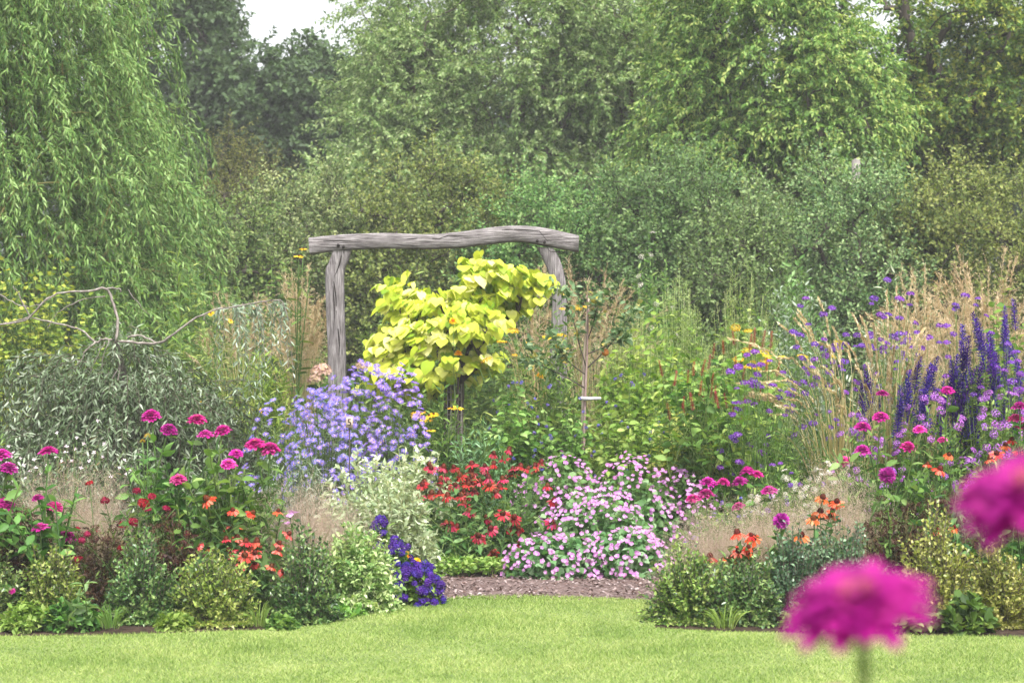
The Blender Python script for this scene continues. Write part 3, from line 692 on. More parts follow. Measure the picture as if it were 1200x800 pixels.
mb = MB(); plank(mb, [(390.5, 294), (386, 308), (382, 321), (383, 372), (385, 428), (385, gy0 + 6)], [(412, 293.5), (407, 308), (403, 321), (403.5, 372), (405, 428), (407, gy0 + 6)], .16, FD + .003)
pl_ = fr.part('post', mb, WOOD)
mb = MB()
for xs in ((392, 330, 395, 372), (391, 335, 392, 385), (397, 385, 398, 420), (401, 300, 392, 326)):
    pp = spline([P(xs[0], xs[1], FD), P((xs[0] + xs[2]) / 2 + 1.2, (xs[1] + xs[3]) / 2, FD), P(xs[2], xs[3], FD)], 8) + A3(0, -.0795, 0); ribbons(mb, pp[None], .013, side=A3([1, 0, 0]))
fr.part('crack', mb, CRACK, parent=pl_)
mb = MB(); plank(mb, [(629, 289.5), (637, 305), (644, 324), (647, 352), (644, 430), (643, gy0 + 6)], [(648.5, 291), (656, 305), (661.5, 324), (664, 350), (664, 430), (664, gy0 + 6)], .16, FD + .003)
fr.part('post', mb, WOOD)
for a, b in ((397.5, 288), (403.5, 290), (629.5, 283), (638, 284.5)):
    mb = MB(); tube1(mb, [P(a, b, FD) + A3(0, -.112, 0), P(a, b, FD) + A3(0, .1, 0)], [.014, .014], 8); fr.part('peg', mb, CRACK)

# ------------------------------------------------------------------ behind and round the frame
WEED = leaf('weed_leaf', ['#3f5a28', '#5a7a36', '#7a9848', '#9eb062'], .35)
LIME = leaf('lime_leaf', ['#5a8030', '#769a40', '#94b054', '#b2c46e'], .4)
MIDG = leaf('mid_green_leaf', ['#2f4d20', '#46692c', '#62883a', '#84a254'], .35)
GREY = leaf('grey_leaf', ['#5e6e5a', '#7c8c76', '#9caa94', '#b8c2b0'], .25)
SILV = leaf('silver_leaf', ['#8a987a', '#a8b496', '#c4ccb2', '#dadfcc'], .3)
PEAR = leaf('willow_pear_leaf', ['#3c5232', '#566e48', '#768e6a', '#a6b49c'], .25, .4, .45)
mound('golden_hop', 'yellow green climbing plant in a heap below the weeping willow', 'climber', 45, 21.5, 95, 285, leaf('hop_leaf', ['#5a7a2c', '#7a9638', '#9cb048', '#bcc45c'], .35), n=330, per=13, L=.075, W=.06, seed=2, low=-.1, lum=.3, droop=.5)
WG = 'leafy stems behind the frame'
for i, (px, d, hf, yt, lm, lab) in enumerate([
    (470, 20.5, 62, 304, WEED, 'tall leafy stems seen through the left half of the wooden frame'), (565, 21, 70, 312, WEED, 'tall leafy stems behind the golden heart leaved tree'),
    (235, 20.3, 85, 330, WEED, 'tangled green stems behind the right bare grey branch'), (330, 21.5, 70, 318, MIDG, 'green stems behind the tan oat grass left of the frame'),
    (745, 21, 70, 312, WEED, 'bushy green stems right of the frame behind the fuzzy seeding plant'), (130, 21, 90, 322, WEED, 'green stems under the weeping willow behind the bare arched branch')]):
    mound('leafy_perennial', lab, 'plant', px, d, hf, yt, lm, WG, n=210, per=20, L=.10, W=.022, tmpl=LANCE, seed=80 + i, low=.1, droop=.35, br=.8, lum=.2, up=.1, ang=60, sr=.0015)
TANC = ['#b0986c', '#c8b086', '#d8c49c', '#e4d4b4']
for px, d, hf, yt, lab, n in [(352, 18.8, 32, 304, 'tan oat grass left of the frame post', 170), (690, 19.2, 62, 300, 'tan oat grass right of the frame post', 170), (625, 20, 28, 292, 'tan oat grass seen under the right end of the beam', 80),
                           (1160, 18.5, 85, 288, 'pale tan oat grass in a wide cloud at the right edge', 300), (1085, 19.4, 45, 300, 'tan oat grass behind the straw plumes', 150), (283, 20, 38, 322, 'thin tan oat grass between the bare branches and the frame', 80)]:
    tall_grass(lab, px, d, hf, yt, 'tan oat grasses', 70, int(n * .36), 'oat_grass', TANC, True, .22, .010, .35)
mound('elder_bush', 'light green leafy bush behind the straw plumes', 'shrub', 930, 22, 58, 288, leaf('elder_leaf', ['#4a6c30', '#6a8e48', '#8cae66', '#b0c890'], .35), n=200, per=18, L=.085, W=.035, seed=91, low=-.1, lum=.2)
mound('silver_bush', 'grey white leaved bush in front of the light green bush', 'shrub', 925, 20.5, 72, 322, GREY, n=230, per=18, L=.075, W=.02, tmpl=LANCE, seed=92, lum=.22)
mound('silver_bush', 'silvery narrow leaved bush among the straw plumes', 'shrub', 1040, 19.5, 50, 322, SILV, n=130, per=18, L=.09, W=.017, tmpl=LANCE, seed=93, lum=.3)
mound('leafy_bush', 'yellow green broad leaved bush in the oat grass at the right edge', 'shrub', 1165, 17.8, 42, 312, LIME, n=130, per=11, L=.085, W=.065, tmpl=OVATE, seed=94, lum=.3, droop=.5)
mound('pale_perennial', 'pale flowering stems right of the frame post', 'plant', 765, 20, 36, 296, MIDG, n=120, per=16, L=.07, W=.02, tmpl=LANCE, seed=95, low=.3, heads=([WHI], 14, .03, .6, 'flower_head'))

# a sunflower stem by the beam end and tall lance leaved stems
flowerer('sunflower', 'tall sunflower stem with two yellow flowers beside the left beam end', 'flower', 350, 18.6, [(355.5, 291.5), (350, 300)], [RUD], .05, WEED, extra=(3, .9, .1), per=16, L=.14, W=.03, tmpl=LANCE, r=.005)
for px, yt, d, lab in [(207, 296, 16.8, 'tall green stem with long lance leaves behind the right bare branch'), (142, 268, 17, 'tallest thin green stem rising past the bare arched branch'), (161, 300, 17.2, 'thin green stem just right of the tallest stem')]:
    b = (X(px + 2, d), d, 0); t = T('tall_weed', lab, 'plant', b, 'tall stems above the bare branches'); pa = bez(A3(b), A3(b) + A3([.05, 0, 1.2]), P(px, yt, d)[None], 8)
    mb = MB(); tubes(mb, pa, .008, .002, 5); t.part('stem', mb, STEM); mb = MB()
    leaves(mb, LANCE, pa, 46, .16 if px > 200 else .06, .022, .3, 1, 55, .1, .4); t.part('foliage', mb, LIME if px > 200 else WEED)

# ------------------------------------------------------------------ weeping silver pear with bare grey limbs
def weeping_pear():
    d0 = 15.6; bx = X(137, d0); t = T('weeping_pear', 'low weeping tree with narrow grey green leaves and bare pale grey limbs', 'tree', (bx, d0, 0))
    p = lambda a, b, dd=0: P(a, b, d0 - .2 + dd)
    mb = MB(); tube1(mb, spline([(bx + .05, d0, -.05), (bx, d0 + .1, .6), (bx + .02, d0 + .15, 1.15), (bx + .01, d0 + .05, 1.38), p(136, 402)], 14), np.linspace(.045, .02, 14), 9, wob=.05)
    t.part('trunk', mb, TWIG, smooth=True)
    limbs = [([(136, 402), (138, 375), (131, 350), (124, 338), (105, 341), (80, 342), (55, 350), (35, 372), (15, 378), (-10, 382)], .020, .009),
             ([(124, 347), (100, 350), (85, 356), (66, 368), (55, 385)], .009, .003), ([(124, 338), (138, 338), (142, 342)], .012, .005),
             ([(136, 399), (122, 397), (112, 401), (100, 390), (85, 383), (50, 375), (35, 370), (22, 345), (15, 335)], .017, .006), ([(112, 401), (100, 412), (95, 422), (80, 440)], .012, .005),
             ([(36, 370), (15, 377), (-15, 384)], .010, .006),
             ([(137, 401), (139, 420), (140, 430), (137, 450), (131, 480), (129, 500), (128, 520)], .012, .005), ([(140, 430), (115, 470), (98, 485), (88, 510), (80, 530)], .010, .003),
             ([(128, 398), (120, 420), (118, 436), (108, 450)], .006, .003), ([(123, 400), (110, 425), (104, 440), (95, 470)], .006, .003),
             ([(140, 400), (165, 402), (185, 402), (200, 394), (215, 382), (235, 370), (260, 361), (290, 357), (310, 353), (325, 351), (332, 356), (338, 375)], .018, .005),
             ([(310, 353), (320, 362), (328, 380), (336, 410), (338, 440)], .006, .002), ([(150, 395), (165, 393), (185, 402)], .014, .01), ([(160, 452), (172, 470), (178, 490)], .007, .003),
             ([(150, 340), (160, 352), (170, 365), (178, 372)], .006, .002), ([(239, 368), (240, 376), (244, 380)], .008, .004), ([(0, 345), (10, 352), (25, 358), (45, 357), (60, 348)], .008, .004)]
    for q, a, b in limbs:
        mb = MB(); n = 3 * len(q) + 4; jj = np.cumsum(rng.normal(size=len(q)) * .02); s = spline([p(x, y, jj[i]) for i, (x, y) in enumerate(q)], n); s += rng.normal(size=s.shape) * .003
        tube1(mb, s, np.linspace(a, b, n) * .58, 7, wob=.14); t.part('limb', mb, TWIG, smooth=True)
    n = 1900; dd = dome_dirs(n, .0); lr = 1.05 + .25 * lump(dd, 9, 4) + .2 * lump(dd, 10, 9); q = U(.2, 1.05, n) ** .5
    st = A3(bx + .02, d0 + .1, .1) + dd * A3(1.12, .95, 1.30) * (lr * q)[:, None]; st[:, 2] += .08
    o = nrm(dd * A3(1, 1, 0)); hl = U(.2, .65, n)
    tp = st + o * U(.0, .16, n)[:, None]; tp[:, 2] = np.maximum(tp[:, 2] - hl, .04); ct = st + o * .12 + A3(0, 0, .08)
    pa = bez(st - o * .12, ct, tp, 6)
    mb = MB(); tubes(mb, pa, .0035, .0015, 3); t.part('twigs', mb, BARK)
    mb = MB(); leaves(mb, LANCE, pa, 25, .074, .0155, .05, 1, 48, .1, .9); t.part('crown', mb, PEAR)
    # droopy long shoots at the ends of the right limb
    n = 22; a = P(1, 1, 1)[None].repeat(n, 0); xs = U(250, 340, n)
    a = np.array([p(x, 360 - (x - 250) * .08 + U(-3, 3), U(-.15, .15)) for x in xs]); b = a + np.stack([U(-.05, .12, n), U(-.1, .1, n), -U(.3, .8, n)], -1)
    pa = bez(a, a + A3(.06, 0, .02), b, 6); mb = MB(); tubes(mb, pa, .003, .001, 3); t.part('hanging_twigs', mb, TWIG)
    mb = MB(); leaves(mb, LANCE, pa, 26, .065, .013, .05, 1, 50, .1, .9); t.part('hanging_leaves', mb, GREY)
weeping_pear()
mound('wild_aster', 'grey green tangled plant under the right bare branch', 'plant', 258, 16.8, 62, 392, WEED, n=170, per=22, L=.07, W=.013, tmpl=LANCE, seed=101, low=0, heads=([RUD], 4, .028, .6, 'flower_head'))
mound('leafy_perennial', 'bright green narrow leaved clump left of the lilac asters', 'plant', 310, 17.4, 50, 400, LIME, n=120, per=22, L=.10, W=.02, tmpl=LANCE, seed=102, low=.1)

# hydrangea heads beyond the asters
flowerer('hydrangea', 'fading beige hydrangea heads behind the lilac asters', 'shrub', 385, 16.6, [(377, 436, 0, 1.2), (369, 446, 0, 1.), (424, 430, 0, .7), (434, 437, 0, .55)], [HYD], .075, MIDG, extra=(8, .9, .2), per=8, L=.11, W=.07, r=.004, pname='flower_head')

# ------------------------------------------------------------------ golden heart-leaved tree
def redbud():
    d0 = 17.0; bx = X(528, d0); t = T('golden_redbud', 'small tree with big golden yellow heart shaped leaves under the wooden frame', 'tree', (bx, d0, 0))
    def e(px, py, rx, ry, n, dy=0): return np.stack([X(px, d0) + rng.normal(size=n) * rx * .64 * d0 / F, d0 + dy + rng.normal(size=n) * .14, Z(py, d0) + rng.normal(size=n) * ry * .6 * d0 / F], -1)
    tips = np.vstack([e(475, 345, 22, 12, 8), e(470, 365, 22, 10, 6), e(462, 412, 30, 14, 12, -.1), e(505, 400, 30, 16, 12, -.15), e(520, 355, 35, 14, 12), e(560, 370, 40, 18, 14, -.1), e(560, 324, 14, 10, 6), e(585, 320, 22, 10, 7),
                      e(590, 332, 30, 14, 7), e(622, 328, 14, 10, 3), e(600, 360, 26, 14, 9), e(540, 400, 30, 12, 9), e(500, 435, 36, 12, 10, -.1), e(475, 455, 30, 10, 6), e(540, 425, 26, 12, 7), e(455, 420, 16, 10, 5), e(490, 380, 26, 12, 8, -.2), e(550, 385, 26, 12, 8, -.2), e(636, 330, 6, 6, 2), e(575, 312, 10, 6, 4), e(445, 402, 10, 6, 4), e(472, 428, 30, 12, 9, -.1), e(520, 440, 26, 10, 8, -.1), e(555, 345, 26, 12, 8), e(612, 336, 16, 10, 5), e(470, 350, 20, 10, 5)])
    tips[:, 0] = np.maximum(tips[:, 0], X(446, d0) + U(0, .08, len(tips)))
    tr, pa, r0, r1 = branches((bx, d0, -.05), (bx + .12, d0, 1.7), tips, .03, .003, lift=.05, start=.3, wob=.03)
    mb = MB(); tube1(mb, tr, np.linspace(.03, .012, len(tr)), 8); t.part('trunk', mb, BARK_D, smooth=True)
    mb = MB(); tubes(mb, pa, r0, r1, 5); t.part('branches', mb, BARK_D)
    n = len(tips) * 3; b = np.repeat(tips, 3, 0); dr = nrm(sph(n) * A3(1, 1, .45)); tp = b + dr * U(.08, .24, n)[:, None]; pp = bez(b, (b + tp) / 2 + A3(0, 0, .04), tp, 4)
    mb = MB(); m = n * 4; s = np.repeat(np.arange(n), 4); p, tg = along(pp, s, U(.1, 1, m)); out = nrm(p - A3(bx, d0 + .15, 1.2)) * .55 + sph(m) * .5
    place(mb, HEART, p, out * A3(1, 1, .4) - A3(0, 0, .62), out * A3(1, 1, .3) + A3(0, -.35, .75), U(.05, .128, m), U(.055, .125, m))
    t.part('crown', mb, leaf('golden_leaf', ['#7c9c2a', '#9ab030', '#b2c038', '#c8d048', '#dade64', '#e8e49c'], .38, .5, .25, (1.05, 1.05, .5), hj=0))
redbud()
gt = T('tree_guard', 'dark stakes with grey mesh round the stem of the golden tree', 'tree guard', (X(531, 16.9), 16.9, 0))
for i in range(4):
    a = i * math.pi / 2 + .5; q = A3(X(531, 16.9) + .085 * math.cos(a), 16.9 + .085 * math.sin(a), 0); mb = MB(); tube1(mb, [q, q + A3(.004, 0, 1.2)], [.012, .011], 6); gt.part('stake', mb, BARK_D)
mb = MB()
for k in range(16):
    z = .2 + k * .062; mb2 = np.array([[X(531, 16.9) + .075 * math.cos(a), 16.9 + .075 * math.sin(a), z] for a in np.linspace(0, 2 * math.pi, 15)]); tubes(mb, mb2[None], .0025, .0025, 3)
for k in range(14):
    a = k * 2 * math.pi / 14; q = A3(X(531, 16.9) + .0755 * math.cos(a), 16.9 + .0755 * math.sin(a), .2); tubes(mb, np.array([q, q + A3(0, 0, .47), q + A3(0, 0, .94)])[None], .0025, .0025, 3)
gt.part('mesh_sleeve', mb, rough_mat('grey_mesh', ['#6f6c66', '#9a968e'], 20))

# ------------------------------------------------------------------ yarrow, sapling, the middle of the bed
flowerer('yellow_yarrow', 'yellow flat flower heads on tall stems right of the golden tree', 'flower', 610, 16.3,
         [(601, 388, 0, 1.1), (588, 401, 0, .9), (570, 422, 0, .9), (621, 402, 0, .7), (641, 396, 0, .9), (658, 393, 0, .75), (603, 416, 0, .5), (677, 361, 0, .8), (686, 360, 0, .5), (659, 362, 0, .5), (660, 424, 0, .5)],
         [YAR], .052, WEED, extra=(16, .8, .2), per=14, L=.09, W=.02, tmpl=LANCE, pname='flower_head')
flowerer('sneezeweed', 'orange yellow flower heads poking through the golden leaves', 'flower', 535, 16.6, [(531, 376), (537, 414), (632, 441)], [YAR, MUM], .036, WEED, extra=(6, .8, .1), per=10, L=.09, W=.02, tmpl=LANCE)
flowerer('black_eyed_susan', 'black eyed yellow daisies beside the right edge of the asters', 'flower', 515, 15.2, [(490, 488), (497, 491), (503, 487), (508, 485), (493, 484), (500, 493), (530, 478), (537, 477), (505, 504), (487, 486)], [RUD], .045, MIDG, extra=(14, .9, .2), per=10, L=.07, W=.025)
mound('leafy_perennial', 'leafy stems hiding the foot of the right frame post', 'plant', 652, 17.3, 36, 346, MIDG, n=130, per=20, L=.075, W=.024, seed=114, lum=.2)
mound('leafy_perennial', 'lime green leafy mass right of the sapling, below the fuzzy seeding plants', 'plant', 765, 16.2, 80, 388, LIME, n=330, per=16, L=.075, W=.042, tmpl=OVATE, seed=115, lum=.2, droop=.4)
mound('leafy_perennial', 'dark green leaves under the black eyed yellow daisies', 'plant', 515, 15.35, 52, 458, MIDG, n=130, per=14, L=.07, W=.026, seed=113)
def sapling():
    d0 = 15.4; bx = X(684, d0); t = T('apple_sapling', 'young apple tree on a thin straight stem tied to a stake', 'tree', (bx, d0, 0)); p = lambda a, b, q=0: P(a, b, d0 + q)
    mb = MB(); tube1(mb, spline([(bx + .0, d0, -.05), p(684, 530), p(686, 460), p(688, 415), p(689, 370), p(688, 345)], 16), np.linspace(.013, .005, 16), 8); t.part('trunk', mb, rough_mat('sapling_bark', ['#6a5550', '#8c7670', '#a4948e'], 12, (1, 1, .3)), smooth=True)
    lim = [[(686, 455), (660, 440), (635, 428), (620, 418), (612, 405)], [(687, 432), (705, 415), (722, 395), (735, 375), (742, 362)], [(687, 430), (678, 400), (672, 375), (664, 350), (655, 335)], [(688, 400), (695, 380), (700, 360), (706, 348)],
           [(688, 440), (668, 425), (655, 408), (645, 392)], [(688, 415), (712, 405), (728, 400)]]
    mb = MB(); tw = []
    for q in lim:
        s = spline([p(x, y, i * U(-.06, .06)) for i, (x, y) in enumerate(q)], 10); tube1(mb, s, np.linspace(.006, .002, 10), 6); tw.append(s)
    tw = np.array(tw); t.part('branches', mb, BARK_D, smooth=True)
    s = np.repeat(np.arange(6), 15); b, tg = along(tw, s, U(.25, 1, 90)); e = b + nrm(sph(90) + tg + A3(0, 0, .3)) * U(.06, .18, 90)[:, None]; pp = bez(b, (b + e) / 2, e, 4)
    mb = MB(); leaves(mb, OVATE, pp, 7, .062, .034, .1, 1, 55, .3, .7); t.part('crown', mb, leaf('apple_leaf', ['#3c5a30', '#54744a', '#708e64', '#8ca27c', '#b0a44c'], .3))
    mb = MB(); c = p(709.5, 413); tube1(mb, [c + A3(0, 0, z) for z in (-.03, -.024, -.01, .01, .024, .03)], [.004, .017, .028, .028, .019, .004], 10); t.part('apple', mb, rough_mat('apple_skin', ['#a0482a', '#b87038', '#b08a40'], 14, rough=.4, bump=.05), smooth=True)
sapling()
d = 15.44; mb = MB(); tube1(mb, [P(681.5, 640, d), P(683, 480, d), P(684.3, 420, d), P(690, 350, d)], [.012, .012, .011, .009], 8)
tag(link('stake', mb.mesh('stake', rough_mat('stake_wood', ['#8a7a6a', '#ab9a8a', '#c0b2a4'], 10, (1, 1, .2)), smooth=True)), 'thin pale support stake behind the apple sapling stem', 'stake')
mb = MB(); tube1(mb, [P(682, 466.5, 15.40) + A3(0, -.03, 0), P(691, 466.8, 15.40) + A3(0, -.03, 0), P(704, 466.5, 15.40)], [.011, .012, .010], 8)
a = np.linspace(0, 2 * math.pi, 13); tube1(mb, np.stack([X(684.5, 15.4) + .03 * np.cos(a), 15.42 + .045 * np.sin(a), Z(467, 15.4) + .004 * np.sin(2 * a)], -1), np.full(13, .013), 6)
tag(link('tree_tie', mb.mesh('tree_tie', rough_mat('white_tie', ['#c8c4cc', '#e2dfe6'], 10, bump=.1), smooth=True)), 'white tie round the apple sapling stem and its stake', 'tree tie')

FUZ = leaf('seed_plume', ['#7a9048', '#94a65c', '#aeb878', '#c4c898'], .4)
for px, hf, yt, d, lab in [(735, 48, 372, 17.2, 'fuzzy pale seeding plant just right of the apple sapling'), (795, 58, 352, 17.6, 'tallest fuzzy pale seeding plant, between the sapling and the straw plumes'), (870, 58, 348, 18, 'fuzzy pale seeding plant below the grey white bush')]:
    t = mound('seeding_perennial', lab, 'plant', px, d, hf, yt + 30, LIME, 'fuzzy seeding plants', n=280, per=14, L=.075, W=.04, tmpl=OVATE, seed=int(px), low=.1, br=.8, lum=.2, droop=.4)
    c = A3(X(px, d), d, 0); rx = hf * d / F; h = Z(yt, d); pa = dome_paths(330, c, rx, rx * .8, h, .75, .35, .25, .2, int(px), .1, K=7)
    k = 9; s = np.repeat(np.arange(330), k); p_, tg = along(pa, s, U(.7, .99, 330 * k)); e = p_ + nrm(sph(330 * k) + tg * 1.2) * U(.04, .11, (330 * k, 1)); br = bez(p_, (p_ + e) / 2, e, 3)
    mb = MB(); tubes(mb, pa, .0018, .001, 3); ribbons(mb, br, .0014); s2 = np.repeat(np.arange(330 * k), 5); q = len(s2); p2, _ = along(br, s2, U(.2, 1, q)); place(mb, KITE, p2, sph(q), sph(q), U(.008, .016, q), .008)
    t.part('seed_plumes', mb, FUZ)
SG = 'blue flowered sages in the middle of the bed'
for px, hf, yt, d, lab in [(600, 42, 448, 15, 'green plant with tiny blue flowers left of the sapling, below the yellow heads'), (660, 45, 462, 14.6, 'green leafy plant with tiny blue flowers at the foot of the sapling'), (735, 52, 452, 14.8, 'lime leafy plant with tiny blue flowers right of the white tie')]:
    mound('blue_sage', lab, 'plant', px, d, hf, yt, LIME if px > 700 else leaf('sage_leaf', ['#4c6e2c', '#6c9040', '#8eac58', '#acc078'], .4), SG, n=150, per=12, L=.07, W=.042, tmpl=OVATE, seed=int(px), low=-.1, droop=.45, lum=.25, ang=62,
          heads=([BLU], 30, .017, .2, 'flower_head'))
mound('leafy_perennial', 'feathery blue green clump behind the red coneflowers', 'plant', 565, 14.6, 48, 488, leaf('fern_leaf', ['#456a40', '#5f8858', '#7ea276', '#9ab892'], .3), n=150, per=18, L=.06, W=.014, tmpl=LANCE, seed=111)
mound('leafy_perennial', 'mid green bushy plant between the golden tree and the sapling', 'plant', 640, 16.4, 60, 420, MIDG, n=190, per=16, L=.06, W=.026, seed=112, lum=.22)
def spiker(label, name, cat, px, d, fl, proto, sc, lm, group, hs, lean=.25, **kw):
    base = (X(px, d), d, 0); t = T(name, label, cat, base, group); n = len(fl)
    pts = np.array([P(a, b, d + U(-.3, .3)) for a, b in fl]); pa = stems_to(base, pts, .15)
    ex = kw.get('extra', 20); tip = pts[rng.integers(0, n, ex)] * A3(1, 1, .8) + rng.normal(size=(ex, 3)) * A3(.1, .12, .05); pa2 = stems_to(base, tip, .2); al = np.concatenate([pa, pa2])
    mb = MB(); tubes(mb, al, .003, .002, 4); t.part('stems', mb, STEM)
    mb = MB(); leaves(mb, OVATE, al, kw.get('per', 9), kw.get('L', .09), kw.get('W', .05), .15, .92, 60, .4, .5, pair=True); t.part('foliage', mb, lm)
    for i in range(n): t.head(proto.t, pts[i], A3(U(-lean, lean), U(-.3, .1), 1), hs * U(.75, 1.2), 'flower_spike')
PERS = [(878, 412), (884, 402), (893, 407), (860, 404), (903, 408), (830, 432), (822, 440), (812, 440), (834, 450), (835, 420), (862, 433), (870, 445), (848, 415), (806, 448), (820, 463), (824, 470), (833, 466), (838, 472), (842, 478), (852, 478), (860, 487), (870, 482), (812, 480), (800, 478), (790, 452), (785, 492), (802, 486),
        (868, 500), (882, 458), (898, 435), (910, 440), (889, 470), (900, 455), (776, 440)]
spiker('red spiked plant at the left of the bistort patch with green leaves', 'red_bistort', 'flower', 815, 14.3, [q for q in PERS if q[0] < 845], PER, 1, MIDG, 'red spiked bistorts', .11, extra=36)
spiker('red spiked plant nearest the straw plumes, among yellow heads', 'red_bistort', 'flower', 880, 14.4, [q for q in PERS if q[0] >= 845], PER, 1, LIME, 'red spiked bistorts', .11, extra=36)
flowerer('yellow_yarrow', 'yellow heads among the red spikes', 'flower', 885, 15.4, [(876, 388), (877, 430), (882, 427), (886, 432), (865, 421), (897, 424), (862, 384), (875, 411), (895, 414), (900, 418), (918, 419), (940, 418), (985, 402), (975, 417)], [YAR], .04, WEED, extra=(8, .8, .15), per=10, L=.08, W=.018, tmpl=LANCE)
mound('loosestrife', 'yellow green lance leaved plant at the foot of the red spikes', 'plant', 805, 14.6, 52, 462, leaf('yellow_lance', ['#7c9430', '#a0b048', '#bcc468', '#d0d48c'], .4), n=110, per=20, L=.085, W=.019, tmpl=LANCE, seed=121, droop=.5, lum=.25, ang=60)
mound('leafy_perennial', 'fresh green broad leaves round the red spikes', 'plant', 820, 14.95, 70, 428, leaf('fresh_leaf', ['#44702a', '#62903c', '#80aa50', '#a2c06c'], .38), n=280, per=14, L=.085, W=.05, tmpl=OVATE, seed=124, droop=.4, lum=.25)
mound('leafy_perennial', 'dense green leaves under the yellow heads and red spikes', 'plant', 880, 15.4, 55, 445, MIDG, n=200, per=14, L=.075, W=.04, tmpl=OVATE, seed=122, droop=.4)
mound('leafy_perennial', 'deep green leaves below the straw plumes', 'plant', 960, 14.6, 62, 482, WEED, n=200, per=18, L=.06, W=.014, tmpl=LANCE, seed=123)

# straw plumes
RG = 'straw coloured feather grasses'
tall_grass('straw feather grass leaning left over the purple heads', 985, 14.0, 62, 322, RG, 110, 40, arch=.34, pw=.045, lean=-.22)
tall_grass('straw feather grass standing upright in front of the oat grass', 1045, 14.2, 46, 318, RG, 90, 34, arch=.24, pw=.045, lean=.06)
# verbena
VG = 'purple verbenas floating over the right bed'
vb = [[(945, 352), (975, 361), (947, 381), (955, 402), (930, 391), (966, 397)], [(1041, 329), (1025, 352), (1042, 369), (1065, 346), (1054, 374), (1030, 369), (1056, 390)], [(1130, 348), (1120, 357), (1145, 349), (1155, 372), (1100, 380), (1110, 384)],
      [(990, 392), (1003, 393), (1020, 390), (1032, 397), (1044, 396), (1009, 404), (1018, 405), (984, 408), (968, 416), (980, 406)], [(1060, 390), (1075, 391), (1086, 397), (1069, 409), (1099, 400), (1072, 378), (1064, 397), (1050, 395)],
      [(883, 411), (875, 418), (890, 427), (866, 432), (901, 424), (919, 438), (946, 437), (941, 421)], [(870, 448), (885, 445), (905, 452), (893, 455), (878, 449), (926, 447), (933, 451), (944, 431)], [(861, 473), (868, 474), (856, 486), (914, 466), (925, 464), (930, 474), (894, 470)],
      [(1001, 448), (984, 431), (976, 425), (990, 426), (965, 428), (1003, 456)], [(1050, 425), (1035, 415), (1024, 407), (1060, 420), (1041, 444), (1052, 462)], [(1180, 405), (1190, 412), (1170, 430), (1185, 448), (1160, 434), (1195, 440), (1150, 455)],
      [(958, 485), (970, 483), (942, 500), (985, 497), (975, 500), (1005, 485)], [(858, 512), (845, 530), (880, 520), (900, 512), (865, 540), (893, 530)], [(1110, 440), (1128, 452), (1092, 432), (1120, 470), (1098, 458)]]
vl = ['left of the straw plumes', 'highest, in the middle of the straw plumes', 'high up against the oat grass', 'dense, across the straw plumes', 'just left of the dark purple spikes', 'mixed with the yellow heads', 'among the red spikes', 'low, at the foot of the red spikes',
      'in the middle of the straw leaves', 'in front of the dark purple spikes', 'at the right edge beside the dark spikes', 'low, in front of the straw leaves', 'lowest, behind the deep pink zinnias of the right bed', 'between the dark purple spikes and the lilac phlox']
for i, q in enumerate(vb):
    q = [(a + U(-2, 2), b + U(-2, 2)) for a, b in q] + [(a + U(-14, 14), b + U(2, 24)) for a, b in q]
    flowerer('purple_verbena', 'airy purple verbena on thin stems, ' + vl[i], 'flower', np.mean([a for a, b in q]) + U(-8, 8), 13.7 + .25 * (i % 5), q, [VER], .029, WEED, VG, extra=(5, .7, .1), per=6, L=.07, W=.012, tmpl=LANCE, t1=.7, r=.0016, sj=.3, pname='flower_head')
# dark purple salvias
SV = 'dark purple spiked salvias'
sp = [[(1062, 440), (1072, 418), (1080, 430), (1090, 412), (1068, 452), (1084, 448), (1098, 428), (1060, 462)], [(1133, 386), (1130, 378), (1150, 366), (1164, 398), (1155, 392), (1140, 408), (1148, 424), (1160, 430), (1128, 412), (1120, 425)],
      [(1176, 368), (1180, 378), (1190, 344), (1172, 412), (1168, 440), (1186, 430), (1196, 405), (1178, 455)], [(1105, 432), (1112, 448), (1120, 462), (1130, 455), (1138, 470), (1116, 420), (1108, 470), (1095, 468), (1128, 492), (1140, 500)], [(1020, 432), (1026, 452), (1018, 470), (1032, 462), (1010, 446)]]
for i, (q, lab) in enumerate(zip(sp, ['left of the tallest spikes, behind the phlox', 'tallest, rising into the oat grass', 'at the right edge of the bed', 'lowest and darkest, in the middle', 'among the straw leaves'])):
    spiker('dark purple salvia spikes, ' + lab, 'purple_salvia', 'flower', np.mean([a for a, b in q]), 13.9 + .12 * i, [(a + dx, b + 42 + dy) for a, b in q for dx, dy in ((0, 0), (U(-12, 12), U(4, 26))) if dx == 0 or U(0, 1) < .8], SAL, 1, MIDG, SV, .25, .35, extra=16, per=10, L=.06, W=.03)
PG = 'lilac phlox clumps'
for i, (px, hf, yt, d, lab) in enumerate([(1090, 62, 470, 13.7, 'lilac phlox clump below the dark purple spikes'), (1010, 45, 492, 13.4, 'lilac phlox clump behind the tall deep pink zinnias'), (1175, 50, 476, 13.2, 'lilac phlox clump at the right edge')]):
    mound('phlox', lab, 'flower', px, d, hf, yt, WEED, PG, n=170, per=12, L=.06, W=.018, tmpl=LANCE, seed=130 + i, low=-.1, heads=([PHL], 90 if i != 1 else 50, .028, .0, 'flower_head'))

